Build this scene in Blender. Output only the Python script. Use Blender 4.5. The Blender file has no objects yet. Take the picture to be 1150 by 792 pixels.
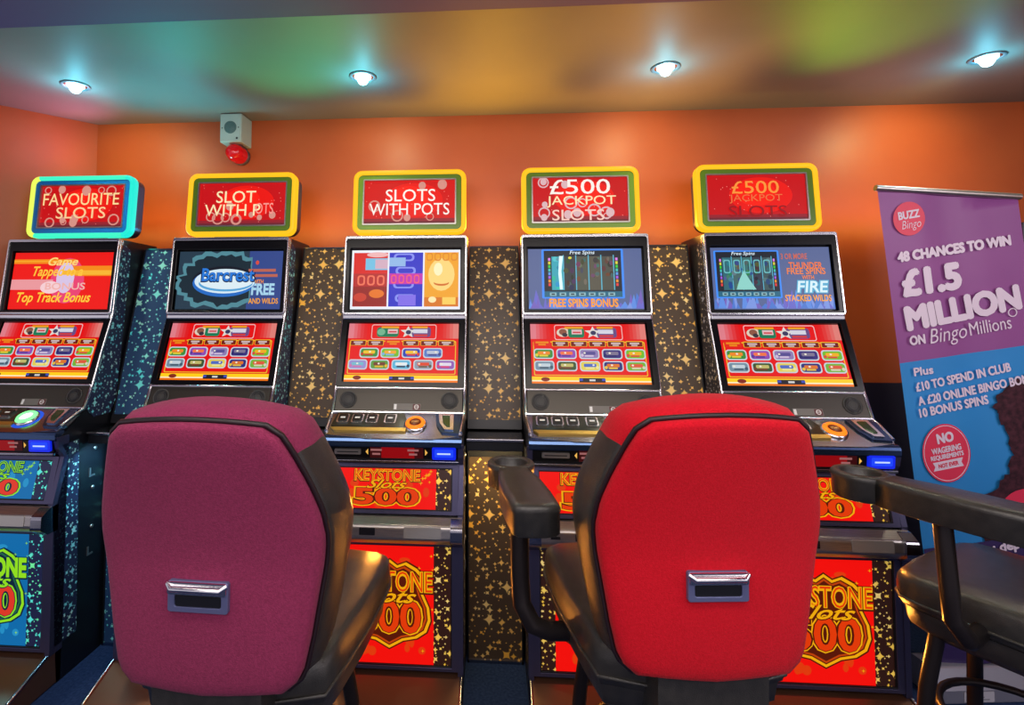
import bpy, bmesh, math, random
from mathutils import Vector, Matrix
R = math.radians
C = bpy.context.scene.collection
scene = bpy.context.scene
random.seed(7)

# ------------------------------------------------------------------ camera, world, big lights
FPX, PPX, PPY = 600.0, 510.0, 318.0
cam_d = bpy.data.cameras.new('camera')
cam = bpy.data.objects.new('camera', cam_d); C.objects.link(cam)
cam_d.sensor_fit = 'HORIZONTAL'; cam_d.sensor_width = 36.0
cam_d.lens = 36.0 * FPX / 1150.0
cam_d.shift_x = (575 - PPX) / 1150.0
cam_d.shift_y = -(396 - PPY) / 1150.0
cam_d.clip_start = 0.02
cam.location = (0, 0, 1.53)
cam.rotation_euler = (R(90 + 2.5), 0, R(4))
scene.camera = cam

scene.view_settings.view_transform = 'Standard'
scene.view_settings.look = 'None'
scene.view_settings.exposure = 0.0
scene.view_settings.gamma = 1.0
scene.view_settings.use_curve_mapping = False

w = bpy.data.worlds.new('gaming_hall_ambient'); scene.world = w
w.use_nodes = True
bg = w.node_tree.nodes['Background']
bg.inputs[0].default_value = (0.80, 0.74, 0.84, 1)
bg.inputs[1].default_value = 0.75

def lamp(name, kind, loc, color, energy, size=0.1, aim=None, angle=90, blend=0.6, size_y=None):
    d = bpy.data.lights.new(name, kind); d.color = color; d.energy = energy
    if kind == 'AREA':
        d.size = size
        if size_y: d.shape = 'RECTANGLE'; d.size_y = size_y
    else:
        d.shadow_soft_size = size
    if kind == 'SPOT':
        d.spot_size = R(angle); d.spot_blend = blend
    o = bpy.data.objects.new(name, d); C.objects.link(o); o.location = loc
    if aim is not None:
        o.rotation_euler = (Vector(aim) - Vector(loc)).to_track_quat('-Z', 'Y').to_euler()
    return o

# the hall's own ceiling lighting behind the photographer, and bodiless coloured spots added to tint the ceiling
lamp('hall_fill_light', 'AREA', (0.2, -0.45, 2.40), (1.0, 0.90, 0.86), 46, 3.2, aim=(0.1, 1.5, 0.85), size_y=1.2)
WASH = [((-2.05, 2.70, 2.22), (-2.30, 2.3, 2.55), (1.0, 0.30, 0.50), 10, 130),
        ((-1.63, 2.66, 1.92), (-1.45, 1.95, 2.55), (0.0, 0.62, 0.72), 34, 130),
        ((-0.805, 2.66, 1.92), (-0.92, 1.95, 2.55), (0.02, 1.0, 0.40), 24, 80),
        ((0.01, 2.66, 1.92), (-0.10, 2.0, 2.55), (1.0, 0.48, 0.03), 36, 140),
        ((0.82, 2.66, 1.92), (0.70, 2.0, 2.55), (1.0, 0.42, 0.05), 26, 140),
        ((1.62, 2.66, 1.92), (1.30, 1.85, 2.55), (0.35, 0.85, 0.02), 28, 60),
        ((1.75, 2.62, 1.92), (2.00, 2.0, 2.55), (1.0, 0.50, 0.40), 7, 120)]
for p, a, col, e, ang in WASH:
    lamp('added_ceiling_wash', 'SPOT', p, col, e, 0.08, aim=a, angle=ang, blend=1.0)

lamp('hall_fill_light', 'AREA', (2.9, 0.2, 2.36), (1.0, 0.92, 0.95), 26, 1.0, aim=(1.9, 2.3, 1.1))  # unseen area fill added to brighten the banner
lamp('hall_fill_light', 'AREA', (-0.1, 0.55, 2.38), (1.0, 0.90, 0.80), 26, 2.6, aim=(0.0, 2.2, 0.3), size_y=0.4)  # unseen area fill added for the lower machine fronts
lamp('added_sign_glow', 'AREA', (-0.2, 2.63, 1.93), (1.0, 0.66, 0.14), 5.5, 4.6, aim=(-0.2, 2.80, 2.06), size_y=0.05)  # unseen strip added to carry the sign borders' glow onto the wall

# ------------------------------------------------------------------ materials
def lin(c):
    def f(v):
        v /= 255.0
        return v / 12.92 if v <= 0.04045 else ((v + 0.055) / 1.055) ** 2.4
    return (f(c[0]), f(c[1]), f(c[2]), 1.0)

MATS = {}
def mat(name, rgb=(128, 128, 128), rough=0.5, metal=0.0, emit=None, strength=1.0, spec=0.5, coat=0.0, alpha=1.0, trans=0.0):
    if name in MATS: return MATS[name]
    m = bpy.data.materials.new(name); m.use_nodes = True
    b = m.node_tree.nodes['Principled BSDF']
    b.inputs['Base Color'].default_value = lin(rgb)
    b.inputs['Roughness'].default_value = rough
    b.inputs['Metallic'].default_value = metal
    b.inputs['Specular IOR Level'].default_value = spec
    b.inputs['Coat Weight'].default_value = coat
    b.inputs['Transmission Weight'].default_value = trans
    if emit is not None:
        b.inputs['Emission Color'].default_value = lin(emit)
        b.inputs['Emission Strength'].default_value = strength
    MATS[name] = m
    return m

def glow(rgb, s=0.85):
    """a lit screen / back-lit print of one colour"""
    n = 'lit_%02x%02x%02x_%03d' % (*[int(v) for v in rgb], int(s * 100))
    return mat(n, tuple(v * 0.12 for v in rgb), 0.35, 0, rgb, s, spec=0.25)

def N(m, t, **kw):
    n = m.node_tree.nodes.new(t)
    for k, v in kw.items(): setattr(n, k, v)
    return n
def L(m, a, b): m.node_tree.links.new(a, b)
def math_n(m, op, a, b=None, c=None, clamp=False):
    n = N(m, 'ShaderNodeMath', operation=op); n.use_clamp = clamp
    for i, v in enumerate((a, b, c)):
        if v is None: continue
        if isinstance(v, (int, float)): n.inputs[i].default_value = v
        else: L(m, v, n.inputs[i])
    return n.outputs[0]

def noise_col(name, c1, c2, scale, rough=0.7, bump=0.0, detail=4, spec=0.3, stretch=None, metal=0.0, bump_scale=None, sheen=0.0):
    m = mat(name, c1, rough, metal, spec=spec)
    b = m.node_tree.nodes['Principled BSDF']
    tc = N(m, 'ShaderNodeTexCoord'); src = tc.outputs['Object']
    if stretch:
        mp = N(m, 'ShaderNodeMapping'); mp.inputs['Scale'].default_value = stretch
        L(m, src, mp.inputs['Vector']); src = mp.outputs[0]
    n = N(m, 'ShaderNodeTexNoise'); n.inputs['Scale'].default_value = scale; n.inputs['Detail'].default_value = detail
    L(m, src, n.inputs['Vector'])
    r = N(m, 'ShaderNodeValToRGB')
    r.color_ramp.elements[0].position = 0.3; r.color_ramp.elements[1].position = 0.7
    r.color_ramp.elements[0].color = lin(c1); r.color_ramp.elements[1].color = lin(c2)
    L(m, n.outputs['Fac'], r.inputs[0]); L(m, r.outputs[0], b.inputs['Base Color'])
    if sheen: b.inputs['Sheen Weight'].default_value = sheen
    if bump:
        bp = N(m, 'ShaderNodeBump'); bp.inputs['Strength'].default_value = bump; bp.inputs['Distance'].default_value = 0.003
        if bump_scale:
            n2 = N(m, 'ShaderNodeTexNoise'); n2.inputs['Scale'].default_value = bump_scale; n2.inputs['Detail'].default_value = 2
            L(m, tc.outputs['Object'], n2.inputs['Vector']); L(m, n2.outputs['Fac'], bp.inputs['Height'])
        else:
            L(m, n.outputs['Fac'], bp.inputs['Height'])
        L(m, bp.outputs[0], b.inputs['Normal'])
    return m

def star_mat(name, base, col_a, col_b, emit=0.0, s_big=17, s_small=46):
    """printed four-pointed stars on a dark ground; uses UVs in metres"""
    m = mat(name, base, 0.38, 0, spec=0.4)
    b = m.node_tree.nodes['Principled BSDF']
    uv = N(m, 'ShaderNodeTexCoord').outputs['UV']
    masks = []; cols = []
    for S, lo, hi, off in ((s_big, 0.10, 0.46, 0.0), (s_small, 0.13, 0.36, 3.7), (s_big * 1.5, 0.12, 0.42, 9.1)):
        mp = N(m, 'ShaderNodeMapping'); mp.inputs['Scale'].default_value = (S, S, 1); mp.inputs['Location'].default_value = (off, off * 1.3, 0)
        L(m, uv, mp.inputs['Vector'])
        v = N(m, 'ShaderNodeTexVoronoi', voronoi_dimensions='2D'); v.inputs['Scale'].default_value = 1.0; v.inputs['Randomness'].default_value = 0.72
        L(m, mp.outputs[0], v.inputs['Vector'])
        d = N(m, 'ShaderNodeVectorMath', operation='SUBTRACT'); L(m, mp.outputs[0], d.inputs[0]); L(m, v.outputs['Position'], d.inputs[1])
        sx = N(m, 'ShaderNodeSeparateXYZ'); L(m, d.outputs[0], sx.inputs[0])
        cc = N(m, 'ShaderNodeSeparateColor'); L(m, v.outputs['Color'], cc.inputs[0])
        x, y = sx.outputs[0], sx.outputs[1]
        rx = math_n(m, 'MULTIPLY', math_n(m, 'ADD', x, y), 0.7071); ry = math_n(m, 'MULTIPLY', math_n(m, 'SUBTRACT', x, y), 0.7071)
        rot = math_n(m, 'GREATER_THAN', cc.outputs[1], 0.62)
        def pick(p, q):
            return math_n(m, 'ADD', math_n(m, 'MULTIPLY', p, math_n(m, 'SUBTRACT', 1.0, rot)), math_n(m, 'MULTIPLY', q, rot))
        ax = math_n(m, 'ABSOLUTE', pick(x, rx)); ay = math_n(m, 'ABSOLUTE', pick(y, ry))
        s = math_n(m, 'ADD', math_n(m, 'POWER', ax, 0.58), math_n(m, 'POWER', ay, 0.58))
        size = math_n(m, 'ADD', math_n(m, 'MULTIPLY', math_n(m, 'POWER', cc.outputs[0], 1.6), hi - lo), lo)
        lim = math_n(m, 'POWER', size, 0.58)
        val = math_n(m, 'MULTIPLY', math_n(m, 'SUBTRACT', 1.0, math_n(m, 'DIVIDE', s, lim)), 7.0, clamp=True)
        masks.append(val); cols.append(cc.outputs[2])
    mx = math_n(m, 'MAXIMUM', math_n(m, 'MAXIMUM', masks[0], masks[1]), masks[2])
    starc = N(m, 'ShaderNodeMix', data_type='RGBA'); L(m, cols[0], starc.inputs[0])
    starc.inputs[6].default_value = lin(col_a); starc.inputs[7].default_value = lin(col_b)
    fin = N(m, 'ShaderNodeMix', data_type='RGBA'); L(m, mx, fin.inputs[0])
    fin.inputs[6].default_value = lin(base); L(m, starc.outputs[2], fin.inputs[7])
    L(m, fin.outputs[2], b.inputs['Base Color'])
    if emit:
        b.inputs['Emission Strength'].default_value = emit
        L(m, fin.outputs[2], b.inputs['Emission Color'])
    return m

M_wall = noise_col('terracotta_wall_paint', (180, 80, 34), (190, 90, 40), 3.0, 0.42, 0.10, spec=0.45, bump_scale=260)
M_dado = mat('navy_dado_paint', (24, 25, 48), 0.5)
M_ceil = noise_col('white_ceiling_paint', (134, 130, 126), (142, 138, 134), 2.0, 0.55, 0.05, spec=0.3, bump_scale=300)
M_soff = mat('plum_bulkhead_paint', (98, 76, 128), 0.7)
M_carpet = noise_col('navy_carpet', (34, 50, 86), (50, 68, 108), 90, 0.95, 0.6, spec=0.1)
M_black = mat('black_laminate', (16, 17, 24), 0.38)
M_blackg = mat('black_gloss', (12, 12, 15), 0.22, spec=0.25)
M_body = mat('grey_violet_metal', (88, 86, 116), 0.35, 0.75)
M_chrome = mat('chrome', (228, 228, 234), 0.2, 1.0)
M_chromed = mat('smoked_chrome', (160, 160, 170), 0.2, 1.0)
M_bluech = mat('blue_chrome', (70, 92, 130), 0.18, 0.9)
M_steel = noise_col('brushed_steel', (196, 190, 186), (168, 164, 162), 14, 0.3, 0, metal=0.9, stretch=(1, 30, 30))
M_leather = noise_col('black_leather', (44, 43, 41), (56, 54, 51), 40, 0.31, 0.25, spec=0.55, bump_scale=420)
M_legmetal = mat('dark_bronze_metal', (48, 42, 42), 0.4, 0.6)
M_stars_gold = star_mat('gold_star_print', (80, 64, 50), (255, 226, 150), (255, 190, 70), s_big=13, s_small=30)
M_stars_cyan_lit = star_mat('cyan_lit_star_print', (44, 76, 116), (90, 245, 250), (170, 250, 230), s_big=13, s_small=30)  # star print with cyan LED light put into its colours
M_stars_side_cyan_lit = star_mat('cyan_lit_star_side_print', (40, 46, 78), (110, 230, 240), (190, 240, 230), s_big=20, s_small=38)  # side stars, the cyan LED light painted in as well
M_stars_side_g = star_mat('gold_star_side_print', (44, 38, 48), (250, 220, 160), (210, 215, 235), s_big=20, s_small=38)
M_stars_glass_g = star_mat('gold_star_glass', (50, 26, 20), (255, 205, 60), (255, 226, 140), emit=0.45, s_big=20, s_small=36)
M_stars_glass_c = star_mat('cyan_star_glass', (30, 36, 70), (80, 240, 240), (120, 255, 160), emit=0.45, s_big=20, s_small=36)
M_bulb = mat('lit_bulb', (255, 255, 255), 0.4, 0, (225, 245, 255), 4.0)
M_trimteal = mat('downlight_trim', (120, 150, 160), 0.3, 0.6)

# ------------------------------------------------------------------ mesh builder
_txt = {}
def text_geo(s, bold=0.0, shear=0.0, spacing=1.0):
    k = (s, bold, shear, spacing)
    if k in _txt: return _txt[k]
    cu = bpy.data.curves.new('lettering_source', 'FONT'); cu.body = s; cu.offset = bold; cu.shear = shear
    cu.space_character = spacing; cu.resolution_u = 3; cu.fill_mode = 'FRONT'
    o = bpy.data.objects.new('lettering_source', cu); C.objects.link(o)
    dg = bpy.context.evaluated_depsgraph_get(); dg.update()
    me = bpy.data.meshes.new_from_object(o.evaluated_get(dg))
    vs = [(v.co.x, v.co.y) for v in me.vertices]; fs = [tuple(p.vertices) for p in me.polygons]
    bpy.data.objects.remove(o); bpy.data.curves.remove(cu); bpy.data.meshes.remove(me)
    x0 = min(v[0] for v in vs); x1 = max(v[0] for v in vs); y0 = min(v[1] for v in vs); y1 = max(v[1] for v in vs)
    vs = [((x - x0) / (x1 - x0), (y - y0) / (y1 - y0)) for x, y in vs]
    _txt[k] = (vs, fs); return _txt[k]

def frame(origin, v, u=(1, 0, 0)):
    """panel frame: a along u, b along v, c outwards"""
    u = Vector(u).normalized(); v = Vector(v).normalized(); n = u.cross(v).normalized(); v = n.cross(u)
    return Matrix(((u.x, v.x, n.x, origin[0]), (u.y, v.y, n.y, origin[1]), (u.z, v.z, n.z, origin[2]), (0, 0, 0, 1)))

class MB:
    def __init__(self, M=None):
        self.v = []; self.f = []; self.m = []; self.s = []; self.uv = []; self.mats = []; self.M = M or Matrix()
    def mi(self, m):
        if m not in self.mats: self.mats.append(m)
        return self.mats.index(m)
    def add(self, verts, faces, m, smooth=False, uvs=None):
        o = len(self.v)
        self.v += [self.M @ Vector(p) for p in verts]
        k = self.mi(m)
        for f in faces:
            self.f.append(tuple(i + o for i in f)); self.m.append(k); self.s.append(smooth)
            self.uv.append([uvs[i] if uvs else (verts[i][0], verts[i][1]) for i in f])
        return self
    def box(self, x0, x1, y0, y1, z0, z1, m):
        v = [(x0, y0, z0), (x1, y0, z0), (x1, y1, z0), (x0, y1, z0), (x0, y0, z1), (x1, y0, z1), (x1, y1, z1), (x0, y1, z1)]
        return self.add(v, [(0, 3, 2, 1), (4, 5, 6, 7), (0, 1, 5, 4), (1, 2, 6, 5), (2, 3, 7, 6), (3, 0, 4, 7)], m)
    def poly(self, pts, c, m):
        """flat polygon in the a/b plane at height c"""
        return self.add([(p[0], p[1], c) for p in pts], [tuple(range(len(pts)))], m)
    def rect(self, x0, y0, x1, y1, c, m):
        return self.poly([(x0, y0), (x1, y0), (x1, y1), (x0, y1)], c, m)
    def slab(self, pts, c0, c1, m, mside=None, smooth=False):
        n = len(pts)
        self.add([(p[0], p[1], c1) for p in pts], [tuple(range(n))], m)
        self.add([(p[0], p[1], c0) for p in pts], [tuple(range(n))[::-1]], mside or m)
        v = [(p[0], p[1], c0) for p in pts] + [(p[0], p[1], c1) for p in pts]
        return self.add(v, [(i, (i + 1) % n, n + (i + 1) % n, n + i) for i in range(n)], mside or m, smooth)
    def ring(self, outer, inner, c0, c1, m, smooth=False):
        n = len(outer)
        v = [(*p, c1) for p in outer] + [(*p, c1) for p in inner] + [(*p, c0) for p in outer] + [(*p, c0) for p in inner]
        f = []
        for i in range(n):
            j = (i + 1) % n
            f += [(i, j, n + j, n + i), (2 * n + i, 2 * n + j, j, i), (n + i, n + j, 3 * n + j, 3 * n + i), (2 * n + j, 2 * n + i, 3 * n + i, 3 * n + j)]
        return self.add(v, f, m, smooth)
    def prism_x(self, prof, x0, x1, m, mside=None):
        n = len(prof)
        v = [(x0, *p) for p in prof] + [(x1, *p) for p in prof]
        self.add(v, [(i, (i + 1) % n, n + (i + 1) % n, n + i) for i in range(n)], m)
        self.add([(x0, *p) for p in prof], [tuple(range(n))[::-1]], mside or m, False, [(p[0], p[1]) for p in prof])
        self.add([(x1, *p) for p in prof], [tuple(range(n))], mside or m, False, [(p[0] + 3.3, p[1]) for p in prof])
        return self
    def tube(self, path, r, m, n=10, flat=1.0, caps=True):
        path = [Vector(p) for p in path]; rings = []; k = len(path)
        up0 = None
        for i, p in enumerate(path):
            t = (path[min(i + 1, k - 1)] - path[max(i - 1, 0)]).normalized()
            if up0 is None:
                a = Vector((1, 0, 0)) if abs(t.x) < 0.9 else Vector((0, 1, 0))
                up0 = (a - t * a.dot(t)).normalized()
            up0 = (up0 - t * up0.dot(t)).normalized(); sd = t.cross(up0)
            rr = r[i] if isinstance(r, (list, tuple)) else r
            rings.append([p + (up0 * math.cos(2 * math.pi * q / n) + sd * math.sin(2 * math.pi * q / n) * flat) * rr for q in range(n)])
        v = [tuple(p) for rg in rings for p in rg]; f = []
        for i in range(k - 1):
            for q in range(n):
                f.append((i * n + q, i * n + (q + 1) % n, (i + 1) * n + (q + 1) % n, (i + 1) * n + q))
        self.add(v, f, m, True)
        if caps:
            self.add([tuple(p) for p in rings[0]], [tuple(range(n))[::-1]], m); self.add([tuple(p) for p in rings[-1]], [tuple(range(n))], m)
        return self
    def lathe(self, prof, m, n=24, center=(0, 0, 0), smooth=True, sx=1.0, sy=1.0):
        """prof: (radius, c) pairs, axis along c"""
        v = []; f = []; k = len(prof)
        for r, c in prof:
            for q in range(n):
                a = 2 * math.pi * q / n
                v.append((center[0] + r * math.cos(a) * sx, center[1] + r * math.sin(a) * sy, center[2] + c))
        for i in range(k - 1):
            for q in range(n):
                f.append((i * n + q, i * n + (q + 1) % n, (i + 1) * n + (q + 1) % n, (i + 1) * n + q))
        return self.add(v, f, m, smooth)
    def disc(self, cx, cy, rx, ry, c, m, n=20):
        return self.poly([(cx + rx * math.cos(2 * math.pi * i / n), cy + ry * math.sin(2 * math.pi * i / n)) for i in range(n)], c, m)
    def text(self, s, cx, cy, wd, ht, c, m, bold=0.0, shear=0.0, tilt=0.0, spacing=1.0):
        vs, fs = text_geo(s, bold, shear, spacing)
        ca, sa = math.cos(tilt), math.sin(tilt); P = []
        for x, y in vs:
            X = (x - 0.5) * wd; Y = (y - 0.5) * ht
            P.append((cx + X * ca - Y * sa, cy + X * sa + Y * ca, c))
        return self.add(P, fs, m)
    def mesh(self, name):
        me = bpy.data.meshes.new(name)
        used = sorted({i for f in self.f for i in f}); ix = {o: n for n, o in enumerate(used)}
        me.from_pydata([tuple(self.v[i]) for i in used], [], [tuple(ix[i] for i in f) for f in self.f])
        for m in self.mats: me.materials.append(m)
        lay = me.uv_layers.new(name='UVMap')
        for p, k, s, uv in zip(me.polygons, self.m, self.s, self.uv):
            p.material_index = k; p.use_smooth = s
            for li, t in zip(p.loop_indices, uv): lay.data[li].uv = t
        me.update(); return me
    def build(self, name, parent=None, key=None, bevel=0.0, loc=None, segs=2):
        if key and key in MESHES: me = MESHES[key]
        else:
            me = self.mesh(name)
            if key: MESHES[key] = me
        o = bpy.data.objects.new(name, me); C.objects.link(o)
        if parent: o.parent = parent
        if loc: o.location = loc
        if bevel:
            b = o.modifiers.new('edge_rounding', 'BEVEL'); b.width = bevel; b.segments = segs; b.limit_method = 'ANGLE'; b.angle_limit = R(40)
        return o
MESHES = {}

def rrect(x0, y0, x1, y1, r, n=5):
    pts = []
    for cx, cy, a0 in ((x1 - r, y0 + r, -90), (x1 - r, y1 - r, 0), (x0 + r, y1 - r, 90), (x0 + r, y0 + r, 180)):
        for i in range(n + 1):
            a = R(a0 + 90 * i / n); pts.append((cx + r * math.cos(a), cy + r * math.sin(a)))
    return pts

def thing(name, label, cat, loc=(0, 0, 0), rz=0, group=None):
    o = bpy.data.objects.new(name, None); C.objects.link(o); o.empty_display_size = 0.1
    o.location = loc; o.rotation_euler = (0, 0, rz); o['label'] = label; o['category'] = cat
    if group: o['group'] = group
    return o
def struct(o, label=None, cat=None):
    o['kind'] = 'structure'
    if label: o['label'] = label; o['category'] = cat
    return o

# ------------------------------------------------------------------ the room
CEIL, WALLY, BULK = 2.545, 2.80, 2.44
XR = 3.4
struct(MB().box(-3.6, XR, -2.2, 3.0, -0.12, 0.0, M_carpet).build('floor'), 'dark navy carpeted floor under the slot machines', 'floor')
struct(MB().box(-3.6, XR, 1.6, 3.0, CEIL, CEIL + 0.1, M_ceil).build('ceiling'), 'white ceiling strip above the machines washed in coloured light', 'ceiling')
struct(MB().box(-3.6, XR, -2.2, 1.603, BULK, CEIL + 0.1, M_soff).build('trim_1'), 'dark plum lowered bulkhead along the top of the picture', 'bulkhead')
mb = MB().box(-2.24, XR, WALLY, WALLY + 0.12, 1.153, CEIL + 0.1, M_wall).box(-2.24, XR, WALLY, WALLY + 0.12, 0, 1.153, M_dado)
struct(mb.build('wall_back'), 'terracotta painted back wall with navy lower part', 'wall')
a = Vector((-2.193, 2.80, 0)); b_ = Vector((-3.6, 1.214, 0)); nrm = Vector((-(b_ - a).y, (b_ - a).x, 0)).normalized() * -0.1
mb = MB()
for z0, z1, m in ((0, 1.153, M_dado), (1.153, CEIL + 0.1, M_wall)):
    q = [a, b_, b_ + nrm, a + nrm]
    v = [(p.x, p.y, z0) for p in q] + [(p.x, p.y, z1) for p in q]
    mb.add(v, [(3, 2, 1, 0), (4, 5, 6, 7), (0, 1, 5, 4), (1, 2, 6, 5), (2, 3, 7, 6), (3, 0, 4, 7)], m)
struct(mb.build('wall_left'), 'terracotta wall running off at an angle on the left', 'wall')
mb = MB().box(XR - .1, XR, .6, WALLY, 1.153, CEIL + .1, M_wall).box(XR - .1, XR, .6, WALLY, 0, 1.153, M_dado)
struct(mb.build('wall_right'), 'terracotta wall out of frame on the right', 'wall')
# downlights
def downlight(x, label, power):
    t = thing('ceiling_downlight', label, 'ceiling light', (x, 2.285, CEIL), 0, 'recessed downlights along the ceiling strip')
    MB().lathe([(0.060, 0.0), (0.060, -0.004), (0.056, -0.006), (0.048, -0.005), (0.046, -0.002), (0.046, 0.0)], M_trimteal).build('trim_ring', t)
    MB().lathe([(0.036, -0.001), (0.036, -0.006), (0.026, -0.014), (0.022, -0.024), (0.016, -0.032), (0.008, -0.036), (0.0005, -0.037)], M_bulb).build('bulb', t)
    MB().lathe([(0.046, -0.0015), (0.0005, -0.0015)], M_chrome).build('reflector', t)
    lamp('downlight_beam', 'SPOT', (x, 2.285, CEIL - 0.06), (1.0, 0.80, 0.26), power * .5, 0.03, aim=(x, 2.80, 2.22), angle=100, blend=1.0)
    lamp('downlight_flood', 'SPOT', (x, 2.285, CEIL - 0.06), (1.0, 0.86, 0.62), 26, 0.03, aim=(x, 2.06, 0.0), angle=95, blend=1.0)
    lamp('downlight_spill', 'POINT', (x, 2.285, CEIL - 0.09), (0.10, 0.75, 1.0), 1.7, 0.02)
for x, lb, pw in ((-1.903, 'lit recessed downlight nearest the angled left wall', 17),
                  (-0.564, 'small lit downlight right of the wall alarm box', 11),
                  (0.741, 'lit downlight above the gap between the two jackpot signs', 14),
                  (2.021, 'lit downlight above the standing banner', 24)):
    downlight(x, lb, pw)

# ------------------------------------------------------------------ slot machine
HW = 0.28                                   # half width
A = (0.03, 1.84); B = (-0.015, 1.497); B2 = (-0.02, 1.475); Cc = (-0.128, 1.185); D = (-0.175, 1.085)
E_ = (-0.31, 1.018); F = (-0.312, 0.995); G = (-0.30, 0.945); Gl = (-0.315, 0.93); H1 = (-0.275, 0.905); H2 = (-0.318, 0.735)
J1 = (-0.31, 0.622); J2 = (-0.31, 0.150)
def pf(p, q, x=0.0):
    """frame on the front face between profile points p (lower) and q (upper); origin at p"""
    return frame((x, p[0], p[1]), (0, q[0] - p[0], q[1] - p[1]))
def plen(p, q): return math.hypot(p[0] - q[0], p[1] - q[1])

def menu_display(par, variant, tint):
    Ln = plen(Cc, B2)
    FR = pf(Cc, B2)
    mb = MB(FR)
    mb.ring(rrect(-HW + .004, 0.0, HW - .004, Ln, .006), rrect(-.252, .02, .252, Ln - .022, .004), -0.012, 0.012, M_blackg)
    mb.rect(-HW + .02, .01, HW - .02, Ln - .01, -0.008, M_blackg)
    s = mb.build('menu_screen', par, key='menu_screen')
    x0, x1, y0, y1 = -.246, .246, .022, Ln - .024
    W_, H_ = x1 - x0, y1 - y0
    X = lambda t: x0 + t * W_
    Y = lambda t: y1 - t * H_
    c = 0.0
    mb = MB(FR)
    red = glow((238, 12, 14), .9)
    mb.rect(x0, y0, x1, y1, c, red)
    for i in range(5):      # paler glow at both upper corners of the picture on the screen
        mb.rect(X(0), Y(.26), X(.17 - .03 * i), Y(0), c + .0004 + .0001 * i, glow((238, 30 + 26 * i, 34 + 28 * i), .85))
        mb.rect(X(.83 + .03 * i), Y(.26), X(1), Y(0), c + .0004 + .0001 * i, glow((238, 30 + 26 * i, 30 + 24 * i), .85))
    mb.ring(rrect(X(.02), Y(.87), X(.98), Y(.30), .006), rrect(X(.028), Y(.855), X(.972), Y(.318), .005), c, c + .001, glow((250, 190, 40)))
    mb.rect(X(0), Y(1), X(1), Y(.965), c + .001, glow((250, 120, 10), .95)); mb.rect(X(0), Y(.965), X(1), Y(.945), c + .001, glow((255, 240, 200), 1.0))
    mb.rect(X(0), Y(.945), X(1), Y(.885), c + .001, glow((255, 205, 20), 1.0))
    mb.disc(X(.115), Y(.93), .018, .009, c + .002, glow((140, 40, 24)))
    mb.slab(rrect(X(.40), Y(.975), X(.62), Y(.905), .003), c + .001, c + .0025, glow((30, 26, 40)))
    mb.rect(X(.40), Y(.95), X(.43), Y(.915), c + .003, glow((60, 80, 200))); mb.rect(X(.59), Y(.95), X(.62), Y(.915), c + .003, glow((60, 80, 200)))
    mb.rect(X(.485), Y(.955), X(.535), Y(.925), c + .003, glow((225, 225, 225)))
    mb.ring(rrect(X(.21), Y(.275), X(.80), Y(.015), .01), rrect(X(.216), Y(.262), X(.794), Y(.028), .008), c, c + .001, glow((250, 200, 200)))
    mb.build('display', s, key='menu_display')
    # feature logos in the outlined box
    mb = MB(FR)
    if variant == 3:
        mb.slab(rrect(X(.26), Y(.235), X(.46), Y(.065), .014), c + .001, c + .002, glow((20, 130, 90)))
        mb.disc(X(.30), Y(.15), .018, .016, c + .0025, glow((120, 190, 150)))
    else:
        mb.slab(rrect(X(.33), Y(.235), X(.47), Y(.065), .012), c + .001, c + .002, glow((20, 130, 90)))
        mb.disc(X(.29), Y(.15), .03, .02, c + .0015, glow((235, 220, 200))); mb.disc(X(.285), Y(.14), .017, .014, c + .0025, glow((150, 90, 70)))
        mb.disc(X(.30), Y(.19), .012, .009, c + .003, glow((60, 50, 60)))
    mb.rect(X(.36), Y(.18), X(.45), Y(.10), c + .003, glow((240, 200, 205))); mb.rect(X(.37), Y(.16), X(.44), Y(.135), c + .0035, glow((220, 60, 70)))
    mb.rect(X(.30), Y(.085), X(.46), Y(.05), c + .003, glow((250, 170, 20)))
    mb.build('feature_tile', s, key='feature_a%d' % (variant == 3))
    mb = MB(FR)
    mb.slab(rrect(X(.56), Y(.235), X(.75), Y(.065), .012), c + .001, c + .002, glow((110, 80, 140)))
    st = []
    for i in range(10):
        rr = .036 if i % 2 == 0 else .016
        st.append((X(.545) + rr * math.sin(i * math.pi / 5), Y(.15) + rr * .8 * math.cos(i * math.pi / 5)))
    mb.slab(st, c + .002, c + .003, glow((235, 230, 225)))
    mb.disc(X(.548), Y(.155), .012, .010, c + .0035, glow((60, 60, 100)))
    mb.rect(X(.59), Y(.17), X(.72), Y(.10), c + .003, glow((225, 225, 240))); mb.rect(X(.60), Y(.225), X(.72), Y(.19), c + .003, glow((220, 60, 60)))
    mb.rect(X(.58), Y(.085), X(.72), Y(.05), c + .003, glow((250, 170, 20)))
    mb.build('feature_tile', s, key='feature_b')
    lit = 2 if variant == 3 else 0
    for i in range(6):
        p = X(.025 + i * .159); q = X(.025 + i * .159 + .146)
        mb = MB(FR)
        mb.slab(rrect(p, Y(.385), q, Y(.29), .004), c + .0006, c + .0014, glow((250, 190, 40) if i != lit else (240, 40, 16)))
        if i != lit:
            mb.slab(rrect(p + .003, Y(.38), q - .003, Y(.305), .003), c + .0014, c + .002, glow((120, 22, 18)))
            mb.rect(p + .016, Y(.345), q - .016, Y(.318), c + .0025, glow((225, 200, 200))); mb.rect(p + .022, Y(.375), q - .024, Y(.352), c + .0025, glow((215, 190, 190)))
        else:
            mb.rect(p + .008, Y(.335), q - .008, Y(.305), c + .0025, glow((250, 150, 20))); mb.rect(p + .02, Y(.37), q - .02, Y(.345), c + .0025, glow((250, 150, 20)))
        mb.build('menu_tab', s, key='tab%d_%d' % (i, lit))
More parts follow.
